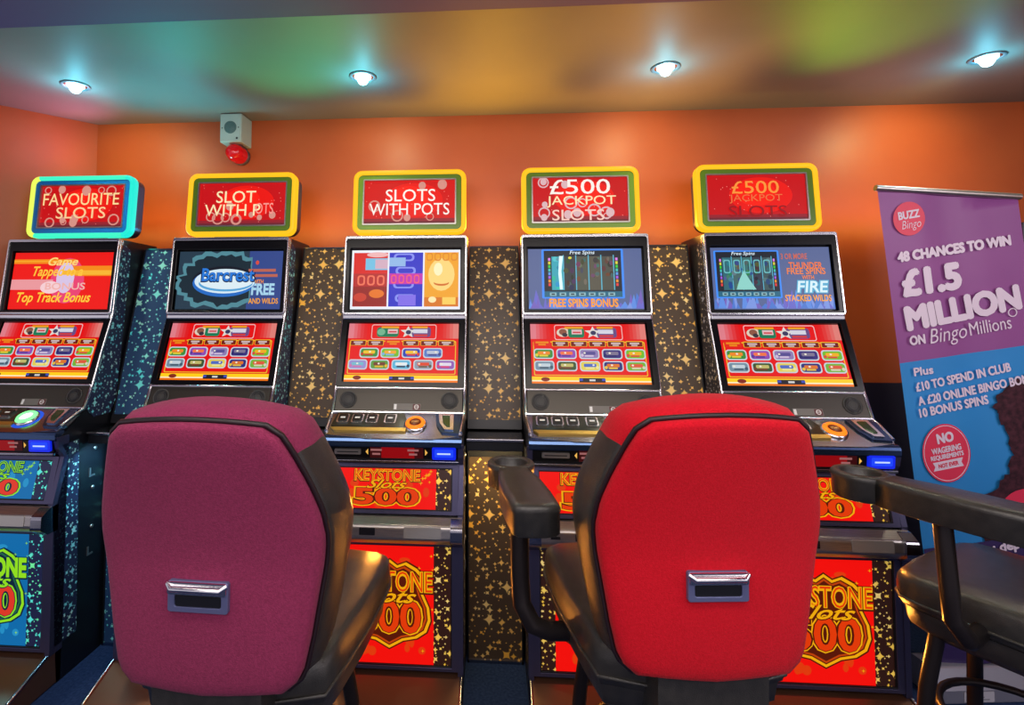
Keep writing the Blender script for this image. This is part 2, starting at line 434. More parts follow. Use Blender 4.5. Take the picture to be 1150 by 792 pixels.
    PAL = [((60, 150, 60), (250, 140, 40), (240, 220, 60)), ((150, 80, 190), (250, 120, 70), (90, 60, 160)), ((150, 130, 190), (90, 80, 150), (220, 200, 230)),
           ((60, 50, 130), (130, 120, 150), (40, 40, 110)), ((120, 200, 40), (250, 180, 30), (230, 70, 60)), ((120, 150, 170), (200, 215, 225), (70, 95, 115)),
           ((60, 90, 50), (200, 190, 110), (120, 60, 40)), ((240, 220, 90), (80, 110, 200), (250, 240, 160)), ((40, 50, 130), (230, 120, 40), (240, 200, 60)), ((120, 190, 60), (230, 90, 60), (230, 220, 190))]
    PAL3 = [((60, 150, 60), (250, 200, 40), (200, 60, 30)), ((120, 200, 40), (250, 170, 50), (130, 190, 230)), ((30, 70, 190), (250, 200, 40), (230, 60, 40)), ((90, 130, 210), (190, 200, 220), (70, 80, 150)),
            ((160, 150, 220), (120, 190, 210), (220, 120, 180)), ((90, 160, 60), (120, 60, 40), (240, 190, 40)), ((90, 190, 230), (230, 240, 245), (40, 60, 90)), ((150, 160, 180), (230, 70, 40), (110, 90, 60)), ((150, 90, 190), (230, 220, 240), (230, 60, 120))]
    if variant == 3:
        spots = [(.205 + .19 * i, .51) for i in range(4)] + [(.11 + .195 * i, .71) for i in range(5)]; pal = PAL3
    else:
        spots = [(.11 + .195 * i, .51) for i in range(5)] + [(.11 + .195 * i, .71) for i in range(5)]; pal = PAL
    for i, (u, v_) in enumerate(spots):
        cx, cy = X(u), Y(v_); hw, hh = .0425, .0225
        mb = MB(FR); p = pal[i % len(pal)]
        mb.slab(rrect(cx - hw, cy - hh, cx + hw, cy + hh, .013), c + .0005, c + .0015, glow((205, 215, 225), .9))
        mb.slab(rrect(cx - hw + .005, cy - hh + .005, cx + hw - .005, cy + hh - .005, .010), c + .0015, c + .002, glow(p[0], .85))
        rnd = random.Random(i * 7 + variant)
        mb.slab(rrect(cx - .026, cy - .004, cx + .026, cy + .010, .004), c + .002, c + .0025, glow(p[1], .9))
        mb.slab(rrect(cx - .020, cy - .012, cx + .018, cy - .005, .003), c + .002, c + .0025, glow(p[2], .85))
        mb.disc(cx + rnd.choice((-.03, .03)), cy - .006, .007, .007, c + .003, glow(p[2], .85), 10)
        mb.disc(cx + rnd.uniform(-.02, .02), cy + .004, .005, .004, c + .003, glow((245, 240, 220), .9), 8)
        mb.build('game_tile', s, key='tile%d_%d' % (i, variant == 3))

def upper_display(par, kind):
    Ln = plen(B, A); FR = pf(B, A)
    mb = MB(FR)
    mb.ring(rrect(-HW + .003, -.004, HW - .003, Ln, .008), rrect(-.256, .014, .256, Ln - .046, .005), -0.014, 0.014, M_blackg)
    mb.rect(-HW + .01, .004, HW - .01, Ln - .01, -0.010, M_blackg)
    s = mb.build('upper_screen', par, key='upper_screen', bevel=.003)
    mb = MB(FR)
    mb.ring(rrect(-HW, -.004, HW, Ln + .012, .010), rrect(-HW + .007, .004, HW - .007, Ln - .002, .008), -0.016, 0.019, M_chrome)
    mb.build('chrome_frame', s, key='upper_chrome', bevel=.002)
    x0, x1, y0, y1 = -.250, .250, .020, Ln - .052
    W_, H_ = x1 - x0, y1 - y0
    X = lambda t: x0 + t * W_
    Y = lambda t: y1 - t * H_
    d = MB(FR); g = MB(FR); c = 0.0; gname = 'screen_picture'
    if kind == 1:
        d.rect(x0, y0, x1, y1, c, glow((243, 24, 18), .95))
        g.rect(X(0), Y(.20), X(.62), Y(.12), c + .001, glow((250, 140, 20), .95)); g.rect(X(.0), Y(.165), X(.55), Y(.145), c + .0013, glow((252, 175, 40), .95))
        g.rect(X(.5), Y(.42), X(1), Y(.24), c + .001, glow((250, 140, 20), .95)); g.rect(X(.5), Y(.40), X(1), Y(.32), c + .0013, glow((252, 185, 50), .95))
        g.rect(X(0), Y(.66), X(.42), Y(.48), c + .001, glow((245, 160, 165), .9))
        g.disc(X(.56), Y(.5), .085, .11, c + .0005, glow((245, 70, 120), .9)); g.disc(X(.54), Y(.45), .045, .075, c + .0011, glow((225, 205, 240), .9))
        g.disc(X(.40), Y(.62), .05, .03, c + .0012, glow((250, 210, 215), .95))
        g.text('BONUS', X(.55), Y(.60), .20, .034, c + .0017, glow((250, 185, 180), .9), .02)
        g.text('Game', X(.50), Y(.16), .15, .040, c + .002, glow((252, 215, 120), 1.0), .02, .3)
        g.text('Tapped to a', X(.46), Y(.36), .25, .062, c + .002, glow((255, 196, 60), 1.0), .02, .3)
        g.text('Top Track Bonus', X(.45), Y(.82), .37, .062, c + .002, glow((255, 200, 60), 1.0), .02, .3)
    elif kind == 2:
        d.rect(x0, y0, x1, y1, c, glow((44, 66, 84), .8)); d.rect(X(.68), y0, x1, y1, c + .0004, glow((56, 78, 148), .85))
        rnd = random.Random(3); pts = []; n = 54
        for i in range(n):
            a_ = 2 * math.pi * i / n; k = 1.12 + .28 * rnd.random()
            pts.append((min(X(.70), X(.43) + .155 * k * math.cos(a_)), Y(.50) + .092 * k * math.sin(a_)))
        pts2 = [(X(.43) + (p[0] - X(.43)) * 1.10, Y(.5) + (p[1] - Y(.5)) * 1.2) for p in pts]
        pts2 = [(min(p[0], X(.71)), min(max(p[1], y0), y1)) for p in pts2]
        g.poly(pts2, c + .0006, glow((90, 150, 165), .8)); g.poly(pts, c + .0009, glow((30, 48, 60), .8))
        g.disc(X(.45), Y(.52), .155, .072, c + .0013, glow((24, 30, 44), .8), 32)
        g.disc(X(.45), Y(.55), .150, .066, c + .0016, glow((40, 110, 200), .95), 32)
        g.disc(X(.46), Y(.52), .146, .058, c + .0019, glow((220, 240, 250), .95), 32)
        g.disc(X(.47), Y(.56), .130, .038, c + .0021, glow((90, 170, 225), .9), 32); g.disc(X(.475), Y(.53), .128, .036, c + .0023, glow((225, 242, 250), .95), 32)
        g.text('Barcrest', X(.49), Y(.42), .262, .068, c + .0034, glow((16, 40, 90), .8), .05)
        g.text('Barcrest', X(.49), Y(.41), .252, .062, c + .0040, glow((40, 120, 215), 1.0), .02)
        for k_, (u, wd) in enumerate(((.81, .13), (.82, .14))):
            g.rect(X(u - wd), Y(.36 + .09 * k_), X(u + wd), Y(.31 + .09 * k_), c + .001, glow((205, 110, 90), .8))
        g.disc(X(.76), Y(.20), .008, .010, c + .001, glow((230, 80, 60), .9))
        g.text('FREE', X(.83), Y(.66), .11, .055, c + .0016, glow((170, 215, 240), .95), .04)
        g.text('WITH', X(.78), Y(.53), .05, .020, c + .0016, glow((250, 150, 40), .95), .02); g.text('AND WILDS', X(.84), Y(.86), .14, .026, c + .0016, glow((250, 165, 30), .95), .02)
    elif kind == 3:
        d.rect(x0, y0, x1, y1, c, glow((235, 238, 250), 1.0))
        cols = ((222, 26, 22), (40, 44, 200), (245, 165, 24))
        for i in range(3):
            p = X(.02 + .325 * i + (.005 if i else 0)); q = X(.02 + .325 * i + .315)
            g.rect(p, Y(.955), q, Y(.045), c + .001, glow(cols[i], .95))
            if i == 0:
                g.rect(p, Y(.62), q, Y(.4), c + .0013, glow((200, 40, 40), .8)); g.rect(p, Y(.95), q, Y(.62), c + .0013, glow((160, 30, 26), .85))
                g.rect(X(.13), Y(.34), q, Y(.14), c + .0016, glow((120, 200, 235), .9)); g.rect(X(.22), Y(.32), q, Y(.16), c + .0019, glow((220, 180, 200), .9))
                for j in range(3): g.ring(rrect(X(.06 + .09 * j), Y(.60), X(.13 + .09 * j), Y(.43), .012), rrect(X(.075 + .09 * j), Y(.575), X(.115 + .09 * j), Y(.455), .008), c, c + .0022, glow((250, 120, 90), .9))
                g.disc(X(.24), Y(.74), .035, .02, c + .0022, glow((240, 120, 30), .9)); g.disc(X(.09), Y(.8), .03, .02, c + .0022, glow((210, 60, 40), .9)); g.disc(X(.24), Y(.08), .05, .012, c + .0022, glow((250, 190, 190), .9))
            if i == 1:
                for j in range(4): g.ring(rrect(X(.39 + .02 * (j % 2)), Y(.19 + .23 * j), X(.58 + .015 * (j % 2)), Y(.06 + .23 * j), .016), rrect(X(.41 + .02 * (j % 2)), Y(.165 + .23 * j), X(.56 + .015 * (j % 2)), Y(.085 + .23 * j), .012), c, c + .002, glow((140, 150, 250), .9))
                g.rect(p, Y(.58), q, Y(.40), c + .0022, glow((205, 40, 190), .85)); g.rect(p, Y(.28), X(.50), Y(.13), c + .0022, glow((150, 190, 240), .9)); g.rect(X(.44), Y(.94), X(.60), Y(.76), c + .0021, glow((130, 110, 240), .9))
                for j in range(4): g.ring(rrect(X(.37 + .07 * j), Y(.57), X(.42 + .07 * j), Y(.42), .01), rrect(X(.38 + .07 * j), Y(.545), X(.41 + .07 * j), Y(.445), .006), c, c + .0026, glow((250, 90, 120), .9))
            if i == 2:
                g.disc(X(.83), Y(.42), .06, .075, c + .0013, glow((252, 212, 120), 1.0)); g.disc(X(.80), Y(.33), .02, .03, c + .0016, glow((255, 240, 190), 1.0))
                g.disc(X(.83), Y(.56), .035, .014, c + .0019, glow((220, 110, 20), .9)); g.disc(X(.83), Y(.535), .037, .012, c + .0021, glow((252, 212, 120), 1.0))
                for j in range(4): g.ring(rrect(X(.69 + .075 * j), Y(.19), X(.75 + .075 * j), Y(.05), .011), rrect(X(.70 + .075 * j), Y(.165), X(.74 + .075 * j), Y(.075), .007), c, c + .002, glow((235, 140, 20), .9))
                g.rect(p, Y(.955), q, Y(.80), c + .0013, glow((225, 120, 10), .9)); g.disc(X(.75), Y(.84), .018, .014, c + .0016, glow((255, 230, 170), 1.0)); g.rect(X(.84), Y(.92), X(.96), Y(.80), c + .0016, glow((250, 205, 90), 1.0))
    else:
        d.rect(x0, y0, x1, y1, c, glow((92, 108, 158), .85))
        rnd = random.Random(kind)
        for i in range(80):    # icy blue scenery along the lower edge of the picture
            u = rnd.random(); h = .08 + .24 * rnd.random() ** 1.6; ww = .014 + .03 * rnd.random()
            col = rnd.choice(((80, 128, 220), (112, 112, 214), (130, 160, 240), (100, 150, 240), (124, 104, 200)))
            g.poly([(X(max(0, u - ww)), Y(.985)), (X(min(1, u + ww)), Y(.985)), (X(min(1, max(0, u + rnd.uniform(-.01, .01)))), Y(.985 - h))], c + .0003 + i * .00001, glow(col, .85))
        rx0, rx1, ry0, ry1 = (.14, .82, .80, .03) if kind == 4 else (.04, .56, .80, .07)
        U = lambda t: X(rx0 + (rx1 - rx0) * t)
        V = lambda t: Y(ry1 + (ry0 - ry1) * t)
        g.slab(rrect(U(-.03), V(1.03), U(1.03), V(-.03), .006), c, c + .001, glow((60, 140, 250), 1.0))
        g.rect(U(0), V(1), U(1), V(0), c + .0013, glow((20, 30, 44), .8))
        g.rect(U(0), V(1), U(1), V(.88), c + .0016, glow((30, 110, 140), .8))
        for i in range(7):
            g.rect(U(.07 + .125 * i), V(.975), U(.155 + .125 * i), V(.905), c + .002, glow((150, 200, 210), .8)); g.rect(U(.09 + .125 * i), V(.955), U(.135 + .125 * i), V(.925), c + .0023, glow((40, 60, 70), .8))
        rc = ((50, 180, 200), (50, 58, 62), (84, 88, 74), (92, 88, 74), (78, 80, 70)) if kind == 4 else ((44, 110, 125), (70, 110, 110), (60, 120, 120), (50, 60, 80), (60, 90, 95))
        for i in range(5):
            p, q = .10 + .162 * i, .10 + .162 * i + .148
            g.rect(U(p), V(.85), U(q), V(.13), c + .0018, glow(rc[i], .8))
            g.rect(U(q), V(.85), U(q + .013), V(.10), c + .002, glow((90, 190, 220), .9))
            for j in range(9):
                g.disc(U(rnd.uniform(p + .02, q - .02)), V(rnd.uniform(.18, .80)), .006 + .006 * rnd.random(), .008 + .006 * rnd.random(), c + .0021 + j * .00003,
                       glow(tuple(max(0, min(255, v + rnd.choice((-34, -18, 22, 34)))) for v in rc[i]), .8), 9)
            if kind == 5:
                g.ring(rrect(U(p + .02), V(.48), U(q - .02), V(.18), .008), rrect(U(p + .035), V(.455), U(q - .035), V(.205), .006), c, c + .0028, glow((110, 200, 205), .85))
        for i, col in enumerate(((230, 130, 240), (230, 220, 60), (50, 210, 60), (60, 200, 190), (90, 160, 240), (170, 90, 230), (250, 150, 40), (240, 60, 60))):
            g.rect(U(.055), V(.22 + .078 * i), U(.085), V(.16 + .078 * i), c + .002, glow(col, .9)); g.rect(U(.925), V(.22 + .078 * i), U(.955), V(.16 + .078 * i), c + .002, glow(col, .9))
        if kind == 4:
            g.poly([(U(.20), V(.84)), (U(.24), V(.84)), (U(.225), V(.45)), (U(.25), V(.12)), (U(.20), V(.12)), (U(.185), V(.5))], c + .003, glow((215, 250, 255), 1.1))
            g.text('Free Spins', U(.5), V(.055), .11, .022, c + .003, glow((225, 240, 250), 1.0), .01, .2)
            g.disc(U(.34), V(.16), .008, .006, c + .003, glow((220, 220, 60), .9))
            g.text('FREE SPINS BONUS', X(.48), Y(.895), .30, .038, c + .003, glow((255, 158, 30), 1.0), .03)
        else:
            g.text('Free Spins', U(.45), V(.05), .10, .020, c + .003, glow((225, 240, 250), 1.0), .01, .2)
            g.poly([(U(.30), V(.84)), (U(.62), V(.84)), (U(.52), V(.62)), (U(.44), V(.42)), (U(.36), V(.62))], c + .0029, glow((150, 225, 215), .85))
            g.text('3 OR MORE', X(.70), Y(.15), .11, .026, c + .002, glow((215, 105, 80), .9), .02); g.text('THUNDER', X(.79), Y(.30), .14, .030, c + .002, glow((250, 120, 40), .95), .02)
            g.text('FREE SPINS', X(.79), Y(.39), .16, .028, c + .002, glow((245, 130, 60), .95), .02); g.text('WITH', X(.80), Y(.49), .05, .018, c + .002, glow((250, 130, 40), .95), .02)
            g.text('FIRE', X(.83), Y(.64), .14, .058, c + .002, glow((90, 180, 220), .9), .10, .15); g.text('FIRE', X(.83), Y(.64), .13, .050, c + .0026, glow((215, 240, 248), 1.0), .02, .15)
            g.text('STACKED WILDS', X(.785), Y(.82), .19, .028, c + .002, glow((255, 165, 30), 1.0), .02)
    d.build('display', s); g.build(gname, s)

def art_glass(par, p, q, name, kind, big):
    """back-lit printed glass: small wide one under the deck, or the big lower one"""
    Ln = plen(p, q); FR = pf(p, q); blue = kind == 1
    mb = MB(FR)
    mb.ring(rrect(-.262, -.006, .262, Ln + .004, .004), rrect(-.236, .008, .236, Ln - .012, .003), -.02, .010, M_body)
    mb.ring(rrect(-.240, .006, .240, Ln - .010, .003), rrect(-.232, .012, .232, Ln - .016, .002), -.02, .006, M_black)
    f_ = mb.build(name, par, key=name, bevel=.002)
    x0, x1, y0, y1 = -.234, .234, .010, Ln - .014
    W_, H_ = x1 - x0, y1 - y0
    X = lambda t: x0 + t * W_
    Y = lambda t: y1 - t * H_
    fld = glow((16, 120, 190), .75) if blue else glow((236, 14, 8), 1.05)
    l1 = glow((150, 230, 30), .9) if blue else glow((250, 176, 10), .9); l2 = glow((40, 120, 90), .6) if blue else glow((205, 70, 8), .8)
    l3 = glow((235, 60, 40), .85) if blue else glow((240, 62, 6), .85); dk = glow((20, 50, 80), .5) if blue else glow((110, 30, 8), .6)
    sp = glow((40, 160, 220), .75) if blue else glow((245, 64, 12), .8)
    mb = MB(FR); c = 0.0
    e0 = .87 if not big else .855
    mb.rect(X(.12 if big else .0), y0, X(e0), y1, c, fld)
    stm = M_stars_glass_c if blue else M_stars_glass_g
    mb.add([(X(e0), y0, c), (x1, y0, c), (x1, y1, c), (X(e0), y1, c)], [(0, 1, 2, 3)], stm)
    if big: mb.add([(x0, y0, c), (X(.12), y0, c), (X(.12), y1, c), (x0, y1, c)], [(0, 1, 2, 3)], stm)
    rnd = random.Random(5 if big else 6)
    for i in range(22 if big else 12):
        mb.disc(X(rnd.uniform(.16, e0 - .05)), Y(rnd.uniform(.08, .93)), .010 + .012 * rnd.random(), .010 + .012 * rnd.random(), c + .0003 + i * .00002, sp, 12)
    for i in range(8):
        u, v_ = X(rnd.uniform(e0 - .13, e0 - .01)), Y(rnd.uniform(.06, .95)); s_ = .004 + .006 * rnd.random()
        mb.poly([(u + (s_ if k % 2 == 0 else s_ * .25) * math.cos(k * math.pi / 4), v_ + (s_ if k % 2 == 0 else s_ * .25) * math.sin(k * math.pi / 4)) for k in range(8)], c + .001, l1)
    mb.build('printed_glass', f_, key='%s_glass_%d' % (name, blue))
    mb = MB(FR)
    if not big:
        mb.text('KEYSTONE', X(.455), Y(.19), .268, .050, c + .001, dk, .07); mb.text('KEYSTONE', X(.455), Y(.18), .262, .046, c + .0016, l1, .04)
        mb.text('KEYSTONE', X(.455), Y(.18), .258, .042, c + .0022, l3 if not blue else l2, -.012)
        mb.text('500', X(.455), Y(.70), .276, .074, c + .001, l1, .10); mb.text('500', X(.455), Y(.70), .262, .066, c + .0016, dk, .07); mb.text('500', X(.455), Y(.70), .256, .062, c + .0022, l3, .03)
        mb.text('Slots', X(.455), Y(.40), .165, .034, c + .0028, dk, .05, .5); mb.text('Slots', X(.455), Y(.395), .16, .032, c + .0034, l1, .015, .5)
    else:
        def shield(k):
            half = [(0, -.155), (.05, -.128), (.10, -.118), (.135, -.095), (.150, -.055), (.145, -.01), (.122, .04), (.112, .075), (.122, .105), (.100, .128), (.06, .150), (.028, .138), (0, .158)]
            pts = [(X_, Y_) for X_, Y_ in half] + [(-X_, Y_) for X_, Y_ in half[-2:0:-1]]
            return [(X(.49) + p_[0] * k, Y(.50) + p_[1] * (k * 1.0)) for p_ in pts]
        mb.slab(shield(1.10), c, c + .001, dk); mb.slab(shield(1.06), c + .001, c + .0016, l1); mb.slab(shield(.99), c + .0016, c + .0022, dk); mb.slab(shield(.96), c + .0022, c + .0026, l2); mb.slab(shield(.91), c + .0026, c + .003, dk)
        mb.text('KEYSTONE', X(.49), Y(.31), .345, .092, c + .0036, dk, .09); mb.text('KEYSTONE', X(.49), Y(.305), .335, .082, c + .0042, l1, .05); mb.text('KEYSTONE', X(.49), Y(.305), .33, .076, c + .0048, l3 if not blue else l1, -.01)
        mb.text('500', X(.49), Y(.60), .262, .138, c + .0036, l1, .08); mb.text('500', X(.49), Y(.60), .25, .128, c + .0042, dk, .055); mb.text('500', X(.49), Y(.60), .244, .122, c + .0048, l3, .02)
        mb.text('Slots', X(.49), Y(.43), .215, .056, c + .0054, dk, .05, .5); mb.text('Slots', X(.49), Y(.425), .21, .052, c + .006, l1, .015, .5)
    mb.build('lettering', f_, key='%s_letters_%d' % (name, blue))

def topper(par, kind, lines, tcol, border, pale):
    """lit sign box on top of the cabinet"""
    t = Matrix.Translation((0, .10, 1.872)) @ Matrix.Rotation(R(-5), 4, 'X')
    FR = t @ frame((0, 0, 0), (0, 0, 1))
    w2, h = .272, .315
    mb = MB(FR)
    mb.slab(rrect(-w2 + .012, .010, w2 - .004, h - .006, .045), -.085, -.022, M_body)
    mb.box(-.14, .14, -.035, .02, -.07, -.02, M_black)
    s = mb.build('topper_sign', par, key='topper_body', bevel=.006)
    mb = MB(FR)
    led = glow(border, 1.15)
    mb.ring(rrect(-w2, 0, w2, h, .042), rrect(-w2 + .022, .022, w2 - .022, h - .022, .024), -.034, .010, led, True)
    if kind == 1:     # this sign's strip runs from lime at the left to sea green at the right
        pal = [mb.mi(glow(c_, 1.15)) for c_ in ((225, 250, 90), (150, 250, 130), (60, 235, 190), (30, 225, 205))]
        inv = FR.inverted()
        for k_, f in enumerate(mb.f):
            x_ = sum((inv @ mb.v[q])[0] for q in f) / 4
            mb.m[k_] = pal[0 if x_ < -.22 else 1 if x_ < .0 else 2 if x_ < .2 else 3]
    o = mb.build('led_border', s, key='led_%d' % (kind == 1), bevel=.008, segs=3)
    mb = MB(FR)
    inner = mat('led_tinted_inner_frame_%d' % (kind == 1), (10, 110, 190) if kind == 1 else (92, 128, 30), .3)  # blue and green are the LED border's light put into the frame colour
    mb.ring(rrect(-w2 + .021, .021, w2 - .021, h - .021, .024), rrect(-.222, .050, .222, h - .046, .004), -.03, .000, inner)
    mb.ring(rrect(-.225, .047, .225, h - .043, .005), rrect(-.219, .053, .219, h - .049, .003), -.03, .002, M_steel)
    mb.build('inner_frame', s, key='inner_%d' % (kind == 1))
    x0, x1, y0, y1 = -.221, .221, .051, h - .047
    mb = MB(FR)
    fc = (214, 16, 22) if kind != 3 else (228, 20, 16)
    mb.rect(x0, y0, x1, y1, -.008, glow(fc, .85))
    mb.disc(0.02, (y0 + y1) / 2 + .01, .14, .085, -.0076, glow((242, 22, 14), .95), 28); mb.disc(0.0, (y0 + y1) / 2 + .02, .09, .06, -.0073, glow((252, 30, 12), 1.0), 28)
    mb.rect(x0, y0, x1, y0 + .028, -.007, glow((170, 40, 52), .75)); mb.rect(x0, y0, x1, y0 + .014, -.0067, glow((130, 44, 56), .7))
    rnd = random.Random(kind * 11)
    for i in range(26):
        mb.disc(rnd.uniform(x0 + .01, x1 - .01), rnd.uniform(y0 + .01, y1 - .01), .0022, .0022, -.0062 + i * .00001, glow((252, 150, 140), .9), 6)
    ghosts = {1: 13, 2: 9, 3: 6, 4: 14, 5: 0}[kind]
    gc = (245, 165, 150) if kind in (1, 2, 3) else (250, 205, 210)
    for i in range(ghosts):      # bubbles and coins drifting across the lit picture
        gx, gy = rnd.uniform(x0 + .03, x1 - .04), rnd.choice((y0 + .03, y0 + .05, y0 + .09, y1 - .03, y0 + .04)) + rnd.uniform(-.006, .01)
        r_ = .012 + .012 * rnd.random()
        if i % 2: mb.disc(gx, gy, r_, r_ * 1.1, -.0058 + i * .0001, glow(gc, .75), 14)
        else: mb.ring([(gx + r_ * 1.3 * math.cos(k * .449), gy + r_ * 1.3 * math.sin(k * .449)) for k in range(14)], [(gx + r_ * math.cos(k * .449), gy + r_ * math.sin(k * .449)) for k in range(14)], -.007, -.0058 + i * .0001, glow(gc, .75))
    mb.build('sign_face', s)
    mb = MB(FR)
    for txt, cx, cy, wd, ht, col in lines:
        mb.text(txt, cx, y0 + cy, wd, ht, -.002, glow(col, 1.0), .004)
    mb.build('lettering', s)

def body_profile():
    r = .014
    return [(.34, 0.0), (.34, 1.80), (.30, 1.845), (A[0] + .012, 1.85), (A[0] + .012, A[1]), (B[0] + r, B[1]), (B2[0] + r, B2[1]), (Cc[0] + r, Cc[1]), (D[0] + r, D[1] - .004), (E_[0] + .02, E_[1] - .02),
            (G[0] + r, G[1]), (H1[0] + r, H1[1]), (H2[0] + .02, H2[1]), (J1[0] + .02, J1[1]), (J2[0] + .02, J2[1] - .03), (-.28, 0.0)]

def machine(cx, yo, kind, label, rz=0):
    t = thing('slot_machine', label, 'slot machine', (cx, yo, 0), rz, 'row of slot machines along the wall')
    blue = kind == 1
    MB().prism_x(body_profile()[::-1], -HW + .004, HW - .004, M_black).build('cabinet', t, key='cabinet', bevel=.003)
    cab = [o for o in t.children if o.name.startswith('cabinet')][0]
    # starred side panels
    side = [(.10, 1.80), (A[0] + .008, 1.835), (B[0] + .01, B[1]), (B2[0] + .01, B2[1]), (Cc[0] + .008, Cc[1]), (D[0] + .008, D[1]), (-.12, 1.04), (-.02, 1.04), (.02, 1.1)]
    low = [(-.20, .96), (-.29, .96), (-.255, .90), (-.305, .735), (-.32, .62), (-.30, .155), (-.185, .155)]
    sm = M_stars_side_cyan_lit if kind in (1, 2) else M_stars_side_g
    for sgn in (-1, 1):
        for nm, pr in (('upper', side), ('lower', low)):
            mb = MB(); xa, xb = (HW - .003, HW) if sgn > 0 else (-HW, -HW + .003)
            mb.prism_x(pr, xa, xb, sm)
            mb.build('side_panel', cab, key='side_%s_%d_%d' % (nm, sgn, kind in (1, 2)))
        mb = MB()
        mb.tube([(sgn * (HW - .004), y, z) for y, z in (A, B, B2, ((B2[0] + Cc[0]) / 2 - .004, (B2[1] + Cc[1]) / 2), Cc, D)] + [(sgn * (HW - .006), -.215, 1.070), (sgn * (HW - .012), -.29, 1.035)], .0075, M_chrome, 8)
        mb.build('edge_trim', cab, key='trim_%d' % sgn)
        mb = MB()      # front corner posts of the lower cabinet
        mb.prism_x([(-.255, .995), (F[0] - .004, .995), (G[0] - .004, .945), (H1[0] - .004, .91), (H2[0] - .012, .735), (J1[0] - .014, .62), (J2[0] - .014, .13), (J2[0] + .05, .13), (-.26, .7)], sgn * HW - (.020 if sgn > 0 else 0), sgn * HW + (0 if sgn > 0 else .020), M_body)
        mb.build('corner_post', cab, key='post_%d' % sgn, bevel=.003)
        for y, z, k in ((-.10, .90, 0), (-.13, .80, 1), (-.11, .73, 0), (-.13, .46, 1), (-.11, .56, 0)):
            if sgn < 0: continue      # only the right-hand side of a cabinet can be seen this low
            x = sgn * (HW - .003); mb = MB()
            if k == 0: mb.M = Matrix.Translation((x, y, z)) @ Matrix.Rotation(R(90 * sgn), 4, 'Y'); mb.lathe([(.009, 0), (.008, .004), (.0004, .005)], M_steel, 10); mb.build('bolt', cab, key='bolt%d' % int(z * 100))
            else:
                pr = [(y - .004, z - .020), (y + .028, z - .020), (y + .028, z - .013), (y + .004, z - .013), (y + .004, z + .018), (y - .004, z + .018)]
                mb.prism_x(pr, x - .003, x + .003, M_steel); mb.build('hinge_plate', cab, key='hinge%d' % int(z * 100))
    upper_display(t, kind)
    # chrome strip between the screens
    MB().box(-HW + .004, HW - .004, B[0] - .022, B[0] + .02, B2[1] - .004, B[1] - .002, M_chrome).build('screen_divider', t, key='divider', bevel=.006)
    menu_display(t, kind, blue)
    # speaker panel
    Ln = plen(D, Cc); FR = pf(D, Cc); mb = MB(FR)
    mb.slab(rrect(-HW + .012, .006, HW - .012, Ln - .008, .004), -.01, .004, mat('dark_speaker_panel', (66, 62, 56), .34, .45))
    mb.box(-HW + .006, HW - .006, Ln - .010, Ln - .002, -.01, .012, M_chrome); mb.box(-HW + .006, HW - .006, -.002, .006, -.01, .012, M_chrome)
    sp = mb.build('speaker_panel', t, key='speaker_panel', bevel=.002)
    for sgn in (-1, 1):
        mb = MB(FR); cxx = sgn * .215
        mb.lathe([(.036, .004), (.036, .008), (.031, .008), (.030, .006), (.015, .010), (.0004, .011)], mat('speaker_mesh', (66, 66, 66), .6, .4), 22, (cxx, Ln / 2, 0))
        for q in range(3):
            mb.lathe([(.010 + .007 * q, .0095), (.012 + .007 * q, .0105), (.014 + .007 * q, .0095)], M_black, 18, (cxx, Ln / 2, 0))
        mb.build('speaker', sp, key='speaker_%d' % sgn)
    mb = MB(FR)
    mb.slab(rrect(-.02, .012, .095, .040, .002), .004, .006, mat('label_grey', (110, 108, 104), .5))
    mb.rect(-.017, .015, -.006, .037, .0065, mat('label_white', (225, 225, 225), .5)); mb.slab(rrect(.062, .014, .093, .038, .002), .006, .0064, mat('label_maroon', (90, 40, 44), .5))
    mb.ring([(.0775 + .010 * math.cos(k * .5236), .026 + .010 * math.sin(k * .5236)) for k in range(12)], [(.0775 + .007 * math.cos(k * .5236), .026 + .007 * math.sin(k * .5236)) for k in range(12)], .006, .0068, MATS['label_white'])
    mb.rect(.071, .025, .084, .0275, .0069, MATS['label_white'])
    mb.build('warning_label', sp, key='warning_label')
    # button deck: sloped plate between D and E, with a chromed front
    Ln = plen(E_, D); FR = pf(E_, D); mb = MB(FR)
    deck = [(-HW + .012, Ln - .004), (-HW + .004, .045), (-HW + .016, .008), (-.10, -.012), (.16, -.012), (HW - .016, .008), (HW - .004, .045), (HW - .012, Ln - .004)]
    mb.slab(deck[::1], -.014, .004, M_chromed, M_chrome)
    dk = mb.build('button_deck', t, key='button_deck', bevel=.005)
    MB(FR).slab([(-HW + .03, Ln * .92), (-HW + .024, Ln * .38), (-.26 + .05, Ln * .24), (.035, Ln * .24), (.055, Ln * .5), (.03, Ln * .92)], .004, .010, mat('deck_olive_gloss', (64, 66, 56), .12, .5)).build('button_tray', dk, key='button_tray', bevel=.003)
    MB(FR).slab([(-.255, Ln * .30), (-.235, Ln * .16), (.05, Ln * .16), (.052, Ln * .30)], .004, .012, mat('deck_gold', (196, 164, 84), .3, .8)).build('deck_strip', dk, key='deck_strip', bevel=.002)
    for i, x in enumerate((-.215, -.155, -.095, -.02)):
        mb = MB(FR)
        mb.slab(rrect(x - .024, Ln * .46, x + .024, Ln * .82, .008), .010, .016, M_chrome); mb.slab(rrect(x - .019, Ln * .50, x + .019, Ln * .78, .006), .016, .020, mat('button_cap', (34, 36, 34), .2))
        mb.rect(x - .010, Ln * .60, x + .010, Ln * .66, .0205, MATS['label_white'])
        mb.build('button', dk, key='button_%d' % i, bevel=.002)
    ring = glow((255, 120, 20), 1.6) if not blue else glow((120, 255, 140), 1.8); ctr = glow((150, 60, 10), .5) if not blue else glow((250, 255, 250), 2.2)
